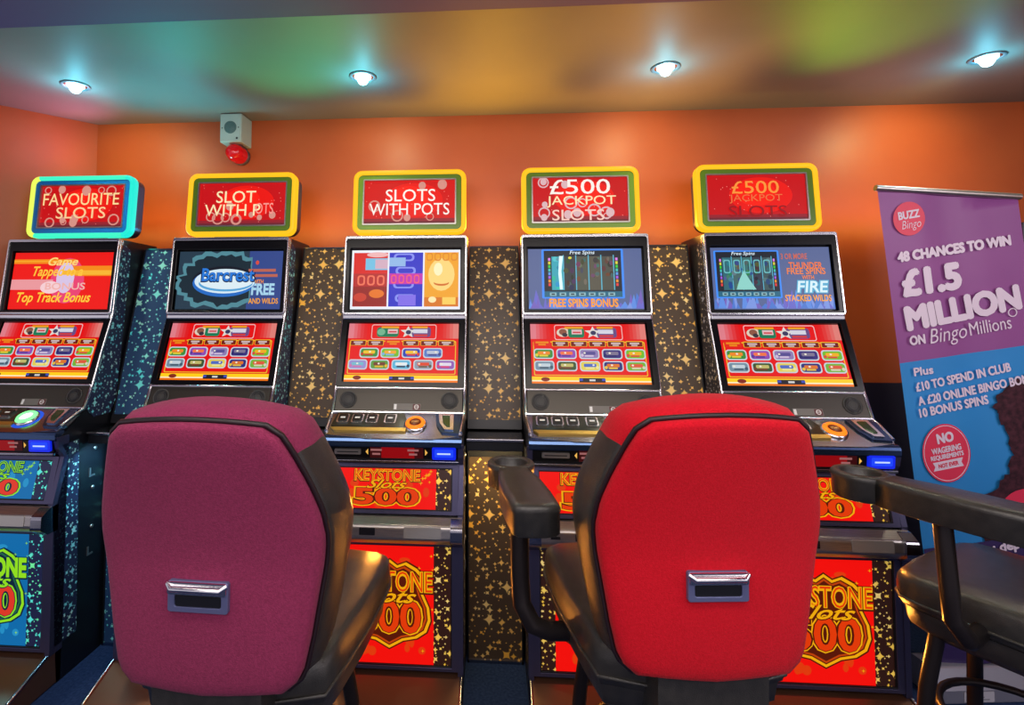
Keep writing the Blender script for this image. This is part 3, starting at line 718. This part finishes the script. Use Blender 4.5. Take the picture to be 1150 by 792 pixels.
    mb = MB(FR); ccx, ccy = .085, Ln * .47
    mb.lathe([(.046, .004), (.046, .012), (.040, .016)], M_chrome, 26, (ccx, ccy, 0)); mb.lathe([(.040, .016), (.034, .024), (.026, .024), (.024, .020)], ring, 26, (ccx, ccy, 0)); mb.lathe([(.025, .018), (.018, .022), (.0004, .022)], ctr, 26, (ccx, ccy, 0))
    if not blue: mb.text('START', ccx, ccy, .030, .010, .0235, glow((255, 190, 110), 1.0), .01)
    else: mb.lathe([(.046, .0045), (.058, .0045)], glow((30, 90, 230), .9), 26, (ccx, ccy, 0))
    mb.build('start_button', dk, key='start_%d' % blue)
    mb = MB(FR)      # clear moulded wing at the right end of the deck
    mb.slab([(.16, Ln * .90), (.17, Ln * .45), (.195, Ln * .14), (.262, Ln * .10), (.268, Ln * .88)][::-1], .004, .012, M_bluech)
    mb.slab([(.175, Ln * .84), (.183, Ln * .48), (.204, Ln * .22), (.240, Ln * .20), (.236, Ln * .84)][::-1], .012, .018, M_chrome); mb.slab([(.190, Ln * .76), (.196, Ln * .48), (.212, Ln * .32), (.226, Ln * .32), (.222, Ln * .76)][::-1], .018, .021, mat('deck_green_gloss', (70, 92, 62), .1, .6))
    mb.build('deck_wing', dk, key='deck_wing', bevel=.002)
    mb = MB(); mb.prism_x([(E_[0] + .03, E_[1] + .006), (E_[0] - .006, E_[1] + .002), (F[0] - .012, F[1] + .010), (F[0] - .010, F[1] - .014), (F[0] + .05, F[1] - .014)], -HW + .006, HW - .006, M_bluech)
    mb.build('deck_front', dk, key='deck_front', bevel=.006)
    # payment panel
    Ln = .062; FR = frame((0, G[0] - .004, G[1] - .012), (0, -.006, .062)); mb = MB(FR)
    mb.slab(rrect(-HW + .022, 0, HW - .022, Ln, .004), -.03, .004, M_blackg); mb.box(-HW + .016, HW - .016, -.010, .0, -.03, .016, M_chromed)
    pp = mb.build('payment_panel', t, key='payment_panel', bevel=.002)
    mb = MB(FR); mb.slab(rrect(-.225, .020, -.120, .040, .004), .004, .010, M_steel); mb.rect(-.215, .028, -.130, .032, .0105, M_black); mb.build('ticket_slot', pp, key='ticket_slot')
    mb = MB(FR); mb.rect(-.085, .006, .125, .056, .005, glow((70, 10, 14), .6)); mb.rect(-.04, .006, .09, .056, .0053, glow((165, 8, 16), .7))
    mb.poly([(-.102, .030), (-.092, .042), (-.092, .018)], .006, glow((250, 190, 90), .9)); mb.poly([(.142, .030), (.132, .018), (.132, .042)], .006, glow((250, 190, 90), .9))
    for x in (-.06, .085): mb.rect(x - .022, .034, x + .022, .042, .006, glow((190, 120, 120), .6)); mb.rect(x - .016, .018, x + .016, .026, .006, glow((190, 120, 120), .6))
    mb.build('status_display', pp, key='status_display')
    mb = MB(FR); mb.slab(rrect(.160, .006, .252, .054, .006), .004, .014, mat('note_reader_blue', (10, 20, 120), .2, 0, (14, 40, 235), .85)); mb.slab(rrect(.170, .016, .242, .046, .004), .014, .016, glow((30, 70, 250), 1.0))
    mb.rect(.180, .027, .232, .033, .0165, glow((190, 210, 255), 1.1)); mb.build('note_acceptor', pp, key='note_acceptor')
    art_glass(t, H2, H1, 'belly_glass', kind, False)
    # payout tray
    mb = MB()
    mb.prism_x([(-.29, .725), (-.335, .725), (-.372, .70), (-.376, .655), (-.35, .628), (-.29, .628)][::-1], -HW + .004, HW - .004, M_steel)
    tr = mb.build('coin_tray', t, key='coin_tray', bevel=.008, segs=3)
    FRt = frame((0, -.374, .655), (0, .004, .045))
    MB(FRt).slab(rrect(-.11, .014, -.05, .040, .002), -.01, .004, M_black).build('coin_slot', tr, key='coin_slot')
    MB(FRt).slab(rrect(-.20, .018, -.165, .028, .001), -.01, .004, M_black).build('card_slot', tr, key='card_slot')
    MB(FRt).slab(rrect(.06, .006, .20, .046, .003), -.01, .004, mat('tray_plate', (190, 186, 180), .3, .6)).build('tray_plate', tr, key='tray_plate')
    for sgn in (-1, 1):
        mb = MB(); mb.prism_x([(-.30, .728), (-.345, .722), (-.384, .70), (-.386, .65), (-.35, .622), (-.30, .622)][::-1], sgn * HW - (.045 if sgn > 0 else 0), sgn * HW + (0 if sgn > 0 else .045), M_chromed)
        mb.build('tray_end', tr, key='tray_end%d' % sgn, bevel=.010, segs=3)
    art_glass(t, J2, J1, 'lower_glass', kind, True)
    for fx, zz, pw in ((0.0, .83, 5.0), (0.0, .42, 8.0)):
        g_ = lamp('glass_glow', 'SPOT', (0, 0, 0), (0.1, 0.7, 1.0) if blue else (1.0, 0.36, 0.05), pw, 0.0, angle=170, blend=1.0)
        g_.parent = t; g_.location = (fx, -.40, zz); g_.rotation_euler = (R(-90), 0, 0)
    # footplate
    mb = MB()
    mb.prism_x([(-.26, .135), (-.335, .130), (-.56, .050), (-.56, .006), (-.26, .006)][::-1], -HW + .004, HW - .004, mat('footplate_bronze', (120, 84, 64), .32, .6))
    fp = mb.build('foot_plate', t, key='foot_plate', bevel=.004)
    for sgn in (-1, 1):
        mb = MB(); mb.tube([(sgn * (HW - .006), -.33, .134), (sgn * (HW - .006), -.555, .055)], .007, M_chromed, 8); mb.build('foot_plate_edge', fp, key='fp_edge%d' % sgn)
    return t

cream = (252, 228, 180); white = (252, 240, 232)
yel = (255, 188, 26)
MACH = [
 (-2.045, 2.400, 1, 'cyan-lit slot machine cut off at left edge, its sign reads FAVOURITE SLOTS', [('FAVOURITE', -.005, .145, .40, .062, (252, 215, 150)), ('SLOTS', 0.0, .075, .26, .058, (250, 205, 150))], (20, 235, 225)),
 (-1.218, 2.400, 2, 'slot machine behind plum chair, its upper screen showing the blue oval Barcrest logo', [('SLOT', -.03, .145, .20, .060, cream), ('WITH P', -.045, .078, .28, .058, cream), ('OTS', .115, .085, .09, .055, (248, 150, 140))], yel),
 (-0.391, 2.400, 3, 'slot machine with red, blue and gold columns on its upper screen', [('SLOTS', .005, .140, .24, .060, white), ('WITH POTS', 0.0, .072, .385, .058, white)], yel),
 (0.415, 2.400, 4, 'slot machine showing FREE SPINS BONUS under five framed reels on its upper screen', [('£500', 0.0, .170, .28, .072, white), ('JACKPOT', .005, .098, .32, .056, cream), ('SLOTS', -.01, .034, .24, .052, (250, 205, 190))], yel),
 (1.213, 2.400, 5, 'rightmost slot machine beside the banner, dim jackpot sign over STACKED WILDS screen', [('£500', -.005, .155, .21, .060, (250, 150, 60)), ('JACKPOT', -.005, .100, .235, .042, (235, 110, 60)), ('SLOTS', 0.0, .042, .255, .052, (150, 20, 26))], yel),
]
for cx, yo, kind, lb, lines, bord in MACH:
    t = machine(cx, yo, kind, lb)
    topper(t, kind, lines, None, bord, kind == 5)

# ------------------------------------------------------------------ starred infill panels between the machines
def infill(x0, x1, label, sm):
    t = thing('infill_panel', label, 'infill panel', ((x0 + x1) / 2, 2.40, 0), 0, 'starry filler panels between the slot machines')
    hw = (x1 - x0) / 2 - .004
    fr = frame((0, -.015, .985), (0, .215, .83)); Ln = math.hypot(.215, .83)
    mb = MB(fr); mb.slab([(-hw, .01), (hw, .01), (hw, Ln), (-hw, Ln)], -.03, 0, sm, M_black)
    up = mb.build('upper_panel', t)
    mb = MB(fr); e = M_chromed
    mb.box(-hw, -hw + .006, .01, Ln, -.02, .004, M_black); mb.box(hw - .006, hw, .01, Ln, -.02, .004, M_black); mb.box(-hw, hw, Ln, Ln + .008, -.03, .005, M_chromed); mb.box(-hw, hw, .005, .045, -.01, .006, M_black)
    mb.build('panel_frame', up)
    mb = MB(); mb.box(-hw, hw, -.17, .02, .972, .984, M_chromed); mb.box(-hw, hw, -.155, .02, .93, .972, M_black)
    mb.build('ledge', t, bevel=.003)
    fr2 = frame((0, -.03, 0), (0, 0, 1)); mb = MB(fr2)
    mb.slab([(-hw, .0), (hw, .0), (hw, .93), (-hw, .93)], -.03, 0, sm, M_black)
    lo = mb.build('lower_panel', t)
    mb = MB(fr2); mb.box(-hw, -hw + .006, 0, .93, -.01, .006, M_black); mb.box(hw - .006, hw, 0, .93, -.01, .006, M_black); mb.box(-hw, hw, 0, .012, -.01, .006, M_chromed); mb.box(-hw, hw, .875, .93, -.02, .008, M_black)
    mb.build('panel_frame', lo)
    g_ = lamp('added_ledge_fill', 'AREA', (0, 0, 0), (0.35, 0.8, 1.0) if sm is M_stars_cyan_lit else (1.0, 0.72, 0.30), 1.6, 0.2, size_y=0.02)  # area lamp added under the ledge to brighten the lower panel
    g_.parent = t; g_.location = (0, -.165, .925); g_.rotation_euler = (R(20), 0, 0)
XS = [m[0] for m in MACH]
for i, (lb, sm) in enumerate((('filler panel, cyan light coloured into its stars, right of the FAVOURITE SLOTS machine', M_stars_cyan_lit),
                              ('gold-starred filler panel half hidden behind the plum chair, right of its machine', M_stars_gold),
                              ('gold-starred filler panel in the middle, seen full height between both chairs', M_stars_gold),
                              ('gold-starred filler panel rising above the red chair', M_stars_gold))):
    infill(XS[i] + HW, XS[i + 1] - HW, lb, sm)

# ------------------------------------------------------------------ alarm box on the wall
t = thing('alarm_sounder', 'pale wall alarm box with round grille and red beacon, high on wall', 'alarm', (-1.362, WALLY, 2.39))
mb = MB(); mb.box(-.058, .058, -.125, -.001, .0, .152, mat('alarm_grey', (176, 196, 186), .45)); mb.build('housing', t, bevel=.005)
FR = frame((0, -.1252, 0), (0, 0, 1)); mb = MB(FR)
mb.slab(rrect(-.052, .006, .052, .146, .006), -.001, .003, MATS['alarm_grey'])
for x, y in ((-.044, .075), (.044, .077)): mb.disc(x, y, .0035, .0035, .0035, M_black, 8)
mb.disc(.036, .020, .006, .006, .0035, M_black, 10)
fp = mb.build('front_plate', t)
mb = MB(FR); gm = mat('grille_dark', (62, 92, 92), .5)
mb.lathe([(.033, .003), (.033, .005), (.0004, .005)], gm, 24, (0, .078, 0))
for q in range(4): mb.lathe([(.006 + .007 * q, .005), (.008 + .007 * q, .007), (.010 + .007 * q, .005)], mat('grille_rib', (96, 130, 126), .5), 20, (0, .078, 0))
mb.build('grille', fp)
red = mat('beacon_red', (205, 6, 22), .12, 0, (200, 0, 16), .25, spec=.6)
FRb = frame((.006, -.02, -.046), (0, 0, 1))
mb = MB(FRb); mb.lathe([(.044, .0), (.045, .05), (.044, .075), (.038, .094), (.024, .106), (.0004, .110)], red, 26)
for q in range(4): mb.lathe([(.0445, .012 + .016 * q), (.0465, .017 + .016 * q), (.0445, .022 + .016 * q)], red, 26)
be = mb.build('beacon', t)
mb = MB(FRb); mb.lathe([(.047, -.018), (.047, .008), (.043, .008)], mat('beacon_base', (90, 60, 60), .4), 24); mb.box(-.03, .03, .02, .046, -.01, .06, MATS['beacon_base']); mb.build('beacon_base', be)

# ------------------------------------------------------------------ chairs
def chair(label, cat_group, fab, loc, rz, arms):
    t = thing('slot_stool_chair', label, 'chair', loc, rz, cat_group)
    k = fab.name
    # outline of the back (half widths by height)
    HWZ = [(.770, .165), (.785, .187), (.81, .200), (.87, .213), (.95, .226), (1.02, .238), (1.065, .242), (1.12, .234), (1.18, .214), (1.24, .190), (1.275, .173), (1.288, .162), (1.293, .148)]
    def outline(grow_s, grow_t, arch=.010, nz=26):
        zs = [HWZ[0][0] + (HWZ[-1][0] - HWZ[0][0]) * i / nz for i in range(nz + 1)]
        def hwv(z):
            for (z0, h0), (z1, h1) in zip(HWZ, HWZ[1:]):
                if z0 <= z <= z1 + 1e-6: return h0 + (h1 - h0) * (z - z0) / (z1 - z0)
            return HWZ[-1][1]
        right = [(hwv(z) + grow_s, z + grow_t * max(0, (z - 1.05) / .25)) for z in zs]
        bot = [(x * HWZ[0][1], HWZ[0][0] - .008 * (1 - abs(x))) for x in (-.66, -.33, 0, .33, .66)]
        top = [(x * (HWZ[-1][1] + grow_s), right[-1][1] + arch * (1 - x * x)) for x in (.75, .5, .25, 0, -.25, -.5, -.75)]
        return bot + right + top + [(-x, z) for x, z in right[::-1]]
    def loft(mb, layers, m, cap0=False, cap1=False):
        n = len(layers[0]); v = [p for ly in layers for p in ly]; f = []
        for i in range(len(layers) - 1):
            for q in range(n):
                f.append((i * n + q, i * n + (q + 1) % n, (i + 1) * n + (q + 1) % n, (i + 1) * n + q))
        mb.add(v, f, m, True)
        if cap0: mb.add(layers[0], [tuple(range(n))[::-1]], m, True)
        if cap1: mb.add(layers[-1], [tuple(range(n))], m, True)
    def lean(y, z):      # the upper half of the back curves away from the machine
        k = max(0.0, z - 1.0)
        return y - .080 * (k / .29) ** 1.5, z + k * .045
    def layer(o, y, s, dz=0.0, conv=0.0):
        out = []
        for x, z in o:
            y2, z2 = lean(y + conv * (x * s / .242) ** 2, 1.035 + (z - 1.035) * s + dz); out.append((x * s, y2, z2))
        return out
    oc = outline(.014, .010, .024)
    lays = [layer(o_, y, s, dz, .025) for o_, y, s, dz in ((outline(-.004, 0, .012), -.285, .995, 0), (outline(.004, .006, .022), -.268, 1.0, 0), (oc, -.235, 1.005, 0), (oc, -.19, 1.0, .004), (oc, -.16, .985, .002), (oc, -.14, .95, 0), (oc, -.128, .88, 0), (oc, -.122, .6, 0), (oc, -.120, .2, 0))]
    # split into leather and fabric cap by height
    n = len(lays[0]); ml = MB(); mc = MB(); fv = [p for ly in lays for p in ly]
    lf, cf = [], []
    for i in range(len(lays) - 1):
        for q in range(n):
            f = (i * n + q, i * n + (q + 1) % n, (i + 1) * n + (q + 1) % n, (i + 1) * n + q)
            zc = (oc[q][1] + oc[(q + 1) % n][1]) / 2
            (cf if zc > 1.245 and i < 7 else lf).append(f)
    lf.append(tuple(range(n))[::-1]); lf.append(tuple((len(lays) - 1) * n + q for q in range(n)))
    ml.add(fv, lf, M_leather, True); bk = ml.build('backrest', t, key='backrest')
    mc.add(fv, cf, fab, True)
    o = mc.build('head_cap', bk, key='cap_' + k); o['label'] = fab.name.replace('_', ' ') + ' over the top of the backrest'
    # rear panel
    op = outline(-.006, -.004); mb = MB()
    loft(mb, [layer(op, -.283, 1.0, 0, .025), layer(op, -.304, 1.0, 0, .025), layer(op, -.312, .985, 0, .025), layer(op, -.317, .95, 0, .025), layer(op, -.320, .88, 0, .025), layer(op, -.322, .75, 0, .025), layer(op, -.3235, .55, 0, .025), layer(op, -.3245, .3, 0, .025), layer(op, -.325, .08, 0, .025)], fab, False, True)
    rp = mb.build('back_panel', bk, key='panel_' + k); rp['label'] = fab.name.replace('_', ' ') + ' rear panel'
    mb = MB(); pth = layer(outline(-.001, .0), -.291, 1.0, 0, .025); mb.tube(pth + [pth[0], pth[1]], .0055, mat('dark_piping', (30, 16, 22), .45), 6, caps=False); mb.build('piping', bk, key='piping')
    # grab handle
    FR = frame((-.002, -.3265, .965), (0, 0, 1), (1, 0, 0)); mb = MB(FR)
    mb.ring(rrect(-.062, -.030, .062, .030, .005), rrect(-.048, -.020, .048, .004, .005), -.010, .005, mat('handle_plate', (112, 118, 160), .38, .55))
    mb.slab(rrect(-.049, -.021, .049, .006, .004), -.006, .0022, M_black)
    mb.tube([(-.060, .024, .006), (-.050, .018, .014), (.050, .018, .014), (.060, .024, .006)], .006, M_chrome, 8)
    mb.slab(rrect(-.060, .006, .060, .029, .004), .004, .010, M_chrome)
    mb.build('handle', bk, key='chair_handle', bevel=.0015)
    # seat
    so = []
    for x, y in ((-.21, -.20), (-.225, -.10), (-.240, .04), (-.246, .18), (-.246, .25), (-.236, .30), (-.20, .325), (-.10, .336)): so.append((x, y))
    so = [(-.10, -.235)] + so[0:] + [(0, .338)] + [(-x, y) for x, y in so[::-1]] + [(.10, -.235)]
    so = so[::-1]
    def sl(s, z): return [(x * s, .05 + (y - .05) * s, z + .028 * max(0, (-y + .02) / .25) * 0) for x, y in so]
    mb = MB(); loft(mb, [sl(.93, .680), sl(.985, .688), sl(1.0, .705), sl(1.0, .735), sl(.99, .758), sl(.96, .772), sl(.90, .780), sl(.6, .786), sl(.2, .788)], M_leather, True, True)
    se = mb.build('seat', t, key='seat')
    mb = MB(); pth = sl(1.002, .705); mb.tube([(p[0], p[1], p[2]) for p in pth] + [pth[0], pth[1]], .005, M_leather, 6, caps=False); mb.build('seat_piping', se, key='seat_piping')
    mb = MB(); loft(mb, [sl(.55, .600), sl(.80, .605), sl(.93, .635), sl(.955, .682)], M_leather, True, True); mb.build('seat_base', t, key='seat_base')
    mb = MB(); mb.prism_x([(-.30, .80), (-.295, .66), (-.26, .60), (-.10, .60), (-.10, .67), (-.20, .69), (-.215, .80)][::-1], -.115, .115, M_leather); mb.build('back_bracket', t, key='back_bracket', bevel=.02, segs=3)
    # legs and foot ring
    for sx in (-1, 1):
        for sy in (-1, 1):
            mb = MB(); mb.tube([(sx * .13, .04 + sy * .12, .61), (sx * .155, .03 + sy * .155, .42), (sx * .19, .02 + sy * .19, .0)], .020, M_legmetal, 12); mb.build('leg', t, key='leg%d%d' % (sx, sy))
    mb = MB(); pth = [(.178 * math.cos(i * math.pi / 16), .03 + .178 * math.sin(i * math.pi / 16), .36) for i in range(33)]
    mb.tube(pth + [pth[1]], .011, M_legmetal, 8, caps=False); mb.build('foot_ring', t, key='foot_ring')
    for sg in arms:
        # arm pad: neck, pad with rounded rear end; separate cup ring at the front
        L_ = [(-.058, -.17), (-.048, -.182), (-.02, -.188), (.02, -.188), (.048, -.182), (.058, -.17), (.061, -.08), (.058, .02), (.048, .09), (.042, .13), (-.042, .13), (-.048, .09), (-.058, .02), (-.061, -.08)]
        ax = sg * .350; ay = .06
        P = lambda s, z: [(ax + x * s + sg * .06 * (y - .12), ay + (y + .03) * (1 - (1 - s) * .35) - .03, z) for x, y in L_]
        mb = MB(); loft(mb, [P(.92, .975), P(1.0, .980), P(1.0, 1.030), P(1.03, 1.034), P(1.03, 1.042), P(.96, 1.050), P(.7, 1.054), P(.2, 1.055)], M_leather, True, True)
        ar = mb.build('armrest', t, key='armrest%d' % sg)
        mb = MB(); mb.lathe([(.062, .978), (.070, .984), (.070, 1.030), (.073, 1.036), (.073, 1.046), (.068, 1.052), (.052, 1.052), (.049, 1.046), (.048, .990), (.0004, .988)], M_leather, 28, (ax, ay + .185, 0)); mb.lathe([(.0004, .978), (.062, .978)], M_leather, 28, (ax, ay + .185, 0))
        mb.build('cup_holder', ar, key='cup%d' % sg)
        pth = [(ax, ay - .0, .985), (ax, ay - .01, .80), (ax - sg * .004, ay - .012, .73), (ax - sg * .03, ay - .03, .685), (ax - sg * .075, ay - .02, .662), (ax - sg * .16, ay - .01, .655)]
        mb = MB(); mb.tube(pth, .025, M_legmetal, 12, flat=.8); mb.build('arm_support', t, key='arm_support%d' % sg)
    return t
M_plum = noise_col('plum_fabric', (126, 40, 74), (146, 50, 88), 220, .85, .5, spec=.15, bump_scale=420, sheen=.06)
M_redf = noise_col('red_fabric', (190, 10, 28), (206, 16, 38), 220, .85, .5, spec=.15, bump_scale=420, sheen=.06)
G_ch = 'padded chairs in front of the slot machines'
chair('plum fabric-backed chair with chrome handle, standing at left without armrests', G_ch, M_plum, (-.558, 1.035 + .322, 0), R(-2), ())
chair('red fabric-backed chair with cup-holder armrest, left of the arm entering at right edge', G_ch, M_redf, (.428, 1.145 + .322, 0), R(5), (-1,))
edge_chair = chair('chair cut off by the right edge, showing one armrest with cup holder and black seat', G_ch, M_redf, (1.495, 1.625, 0), R(31), (-1,))
for o in edge_chair.children:
    if o.name.split('.')[0] in ('seat', 'seat_base'): o.location = (.05, -.07, -.04)

# ------------------------------------------------------------------ roll-up banner
t = thing('roll_up_banner', 'leaning pull-up bingo banner, purple above blue, beside the rightmost machine', 'banner', (1.80, 2.34, 0))
# banner print frame: leaning a few degrees; u rises to the right
ux = Vector((1, 0, .158)).normalized(); vx = Vector((-.085, .0, 1.0))
FR = Matrix(((ux.x, vx.x, 0, -.030), (ux.y, vx.y, -1, -.015), (ux.z, vx.z, 0, .09), (0, 0, 0, 1)))
BH = 1.93; BW = .535
def bw(u, v): return (u, v)
mb = MB(FR)
pur = noise_col('banner_purple_print', (146, 80, 148), (156, 88, 156), 2.0, .42, 0, spec=.4); blu = noise_col('banner_blue_print', (44, 140, 214), (52, 150, 222), 2.0, .42, 0, spec=.4); navy = mat('banner_navy_print', (60, 44, 96), .42)
pink = mat('banner_pink_print', (236, 52, 88), .42); wht = mat('banner_white_print', (238, 222, 240), .42); furm = noise_col('banner_dark_curls', (40, 18, 28), (86, 44, 56), 55, .5, 0)
nU, nV = 12, 24; tiltcut = .132
def gz(u, v): return .004 * math.sin(u * 16) * (v / BH) + .002 * math.sin(u * 31 + v * 2)
vs = []; fs1 = []; fs2 = []
def top_v(u): return BH - u * .235
for j in range(nV + 1):
    for i in range(nU + 1):
        u = BW * i / nU; v = top_v(u) * j / nV if j == nV else min(top_v(u), BH * 1.0 * j / nV)
        vs.append((u, v, gz(u, v)))
VB = 1.215
for j in range(nV):
    for i in range(nU):
        f = (j * (nU + 1) + i, j * (nU + 1) + i + 1, (j + 1) * (nU + 1) + i + 1, (j + 1) * (nU + 1) + i)
        (fs1 if (j + .5) / nV * BH > VB else fs2).append(f)
mb.add(vs, fs1, pur, True); mb.add(vs, fs2, blu, True)
sheet = mb.build('banner_sheet', t)
mb = MB(FR); c = .0085
VT = lambda y: y     # heights measured up from the foot of the sheet
mb.rect(.0, .0, BW, .465, c - .002, navy)
mb.build('foot_strip', sheet)
mb = MB(FR); mb.disc(.103, 1.786, .063, .070, c, pink, 28)
lg = mb.build('logo_badge', sheet)
def line(txt, x0, x1, y, ht, bold, tilt=0.0, shear=0.0, m=None, cc=.0105):
    q = MB(FR); d_ = max(0, bold) * ht * 1.5
    for n_, (ox, oy) in enumerate(((0, 0), (1, 0), (-1, 0), (0, 1), (0, -1), (.7, .7), (-.7, -.7), (.7, -.7), (-.7, .7)) if d_ else ((0, 0),)):
        q.text(txt, (x0 + x1) / 2 + ox * d_, y + oy * d_, x1 - x0 - 2 * d_, ht - 2 * d_, cc + n_ * .00006, m or wht, min(bold, 0), shear, tilt)
    return q.build('lettering', sheet)
line('BUZZ', .060, .145, 1.802, .034, .03); line('Bingo', .070, .146, 1.757, .044, -.008, 0, .25)
line('48 CHANCES TO WIN', .036, .482, 1.635, .044, .05)
line('£1.5', .040, .275, 1.525, .115, .05); line('MILLION', .036, .490, 1.393, .105, .05, R(3))
line('ON', .043, .105, 1.292, .040, .035); line('Bingo', .122, .268, 1.290, .078, -.004, R(2), .25); line('Millions', .278, .440, 1.306, .052, .002, R(2))
q = MB(FR); q.ring([(.452 + .018 * math.cos(k * .524), 1.345 + .018 * math.sin(k * .524)) for k in range(12)], [(.452 + .014 * math.cos(k * .524), 1.345 + .014 * math.sin(k * .524)) for k in range(12)], c, c + .001, wht); q.build('smiley_mark', sheet)
line('Plus', .044, .120, 1.165, .034, .03); line('£10 TO SPEND IN CLUB', .044, .416, 1.118, .037, .03, R(4.5))
line('A £20 ONLINE BINGO BONUS', .046, .52, 1.063, .037, .03, R(4)); line('10 BONUS SPINS', .045, .315, 1.008, .037, .03, R(4))
line('when you deposit', .06, .44, .432, .050, .03, R(3))
mb = MB(FR); bx, by = .131, .828
mb.disc(bx, by, .092, .116, c, pink, 36)
mb.ring([(bx + .087 * math.cos(k * .1745), by + .110 * math.sin(k * .1745)) for k in range(36)], [(bx + .085 * math.cos(k * .1745), by + .1075 * math.sin(k * .1745)) for k in range(36)], c, c + .001, wht)
mb.poly([(bx - .058, by - .066), (bx + .060, by - .058), (bx + .052, by - .041), (bx + .060, by - .024), (bx - .058, by - .032), (bx - .050, by - .049)], c + .001, wht); mb.build('round_badge', sheet)
line('NO', bx - .032, bx + .034, by + .062, .042, .04, R(4)); line('WAGERING', bx - .058, bx + .058, by + .016, .025, .03, R(4)); line('REQUIREMENTS', bx - .064, bx + .064, by - .012, .022, .03, R(4)); line('NOT EVER', bx - .038, bx + .040, by - .045, .017, .03, R(4), 0, pink)
mb = MB(FR); rnd = random.Random(9)
hair = [(BW, 1.10), (.47, 1.095), (.43, 1.075), (.36, 1.035), (.335, .985), (.355, .93), (.375, .86), (.378, .79), (.355, .72), (.30, .665), (.235, .635), (.235, .467), (BW, .467)]
pts = []
for (p, q), (p2, q2) in zip(hair, hair[1:]):
    for s_ in range(5):
        k = s_ / 5; jx = 0 if p > BW - .01 and p2 > BW - .01 else rnd.uniform(-.008, .008)
        pts.append((min(BW, p + (p2 - p) * k + jx), q + (q2 - q) * k + (rnd.uniform(-.008, .008) if q > .48 else 0)))
mb.poly(pts, c, furm); mb.disc(.40, .565, .095, .085, c + .001, pink, 24); mb.build('printed_figure', sheet)
# rail, stand pole and base
mb = MB(FR); rt = [(-.012, top_v(0) + .004), (BW + .008, top_v(BW) - .002)]
mb.tube([(rt[0][0], rt[0][1], .006), (rt[1][0], rt[1][1], .006)], .013, M_steel, 10); mb.build('top_rail', t)
mb = MB(); mb.tube([(.12, .03, .04), (.12, .03, 1.95)], .010, M_chromed, 8); mb.build('support_pole', t)
mb = MB(); bm_ = mat('banner_base_silver', (170, 170, 184), .35, .5)
mb.M = Matrix.Rotation(R(6), 4, 'Z')
mb.prism_x([(-.085, .0), (-.085, .05), (-.045, .115), (.045, .115), (.085, .05), (.085, .0)][::-1], -.09, .62, bm_)
ba = mb.build('banner_base', t, bevel=.006)
mb = MB(); mb.M = Matrix.Rotation(R(6), 4, 'Z') @ frame((0, -.0863, .004), (0, 0, 1)); mb.slab(rrect(.0, .004, .12, .042, .003), 0, .001, mat('base_sticker', (210, 208, 214), .5))
for q in range(3): mb.rect(.012, .012 + .009 * q, .10 - .02 * q, .015 + .009 * q, .0015, mat('sticker_grey', (110, 110, 120), .5))
mb.build('base_sticker', ba)

# framed notice on the wall, only its edge in the picture
t = thing('wall_notice', 'dark framed notice on the wall, cut off at the right edge', 'notice', (2.62, WALLY, 1.70))
MB().box(-.04, .36, -.03, -.001, -.01, .24, mat('notice_frame', (70, 66, 84), .4)).build('notice_frame', t, bevel=.004)
MB(frame((0, -.0305, 0), (0, 0, 1))).rect(-.02, .01, .34, .22, 0, mat('notice_paper', (120, 112, 130), .5)).build('notice_sheet', t)
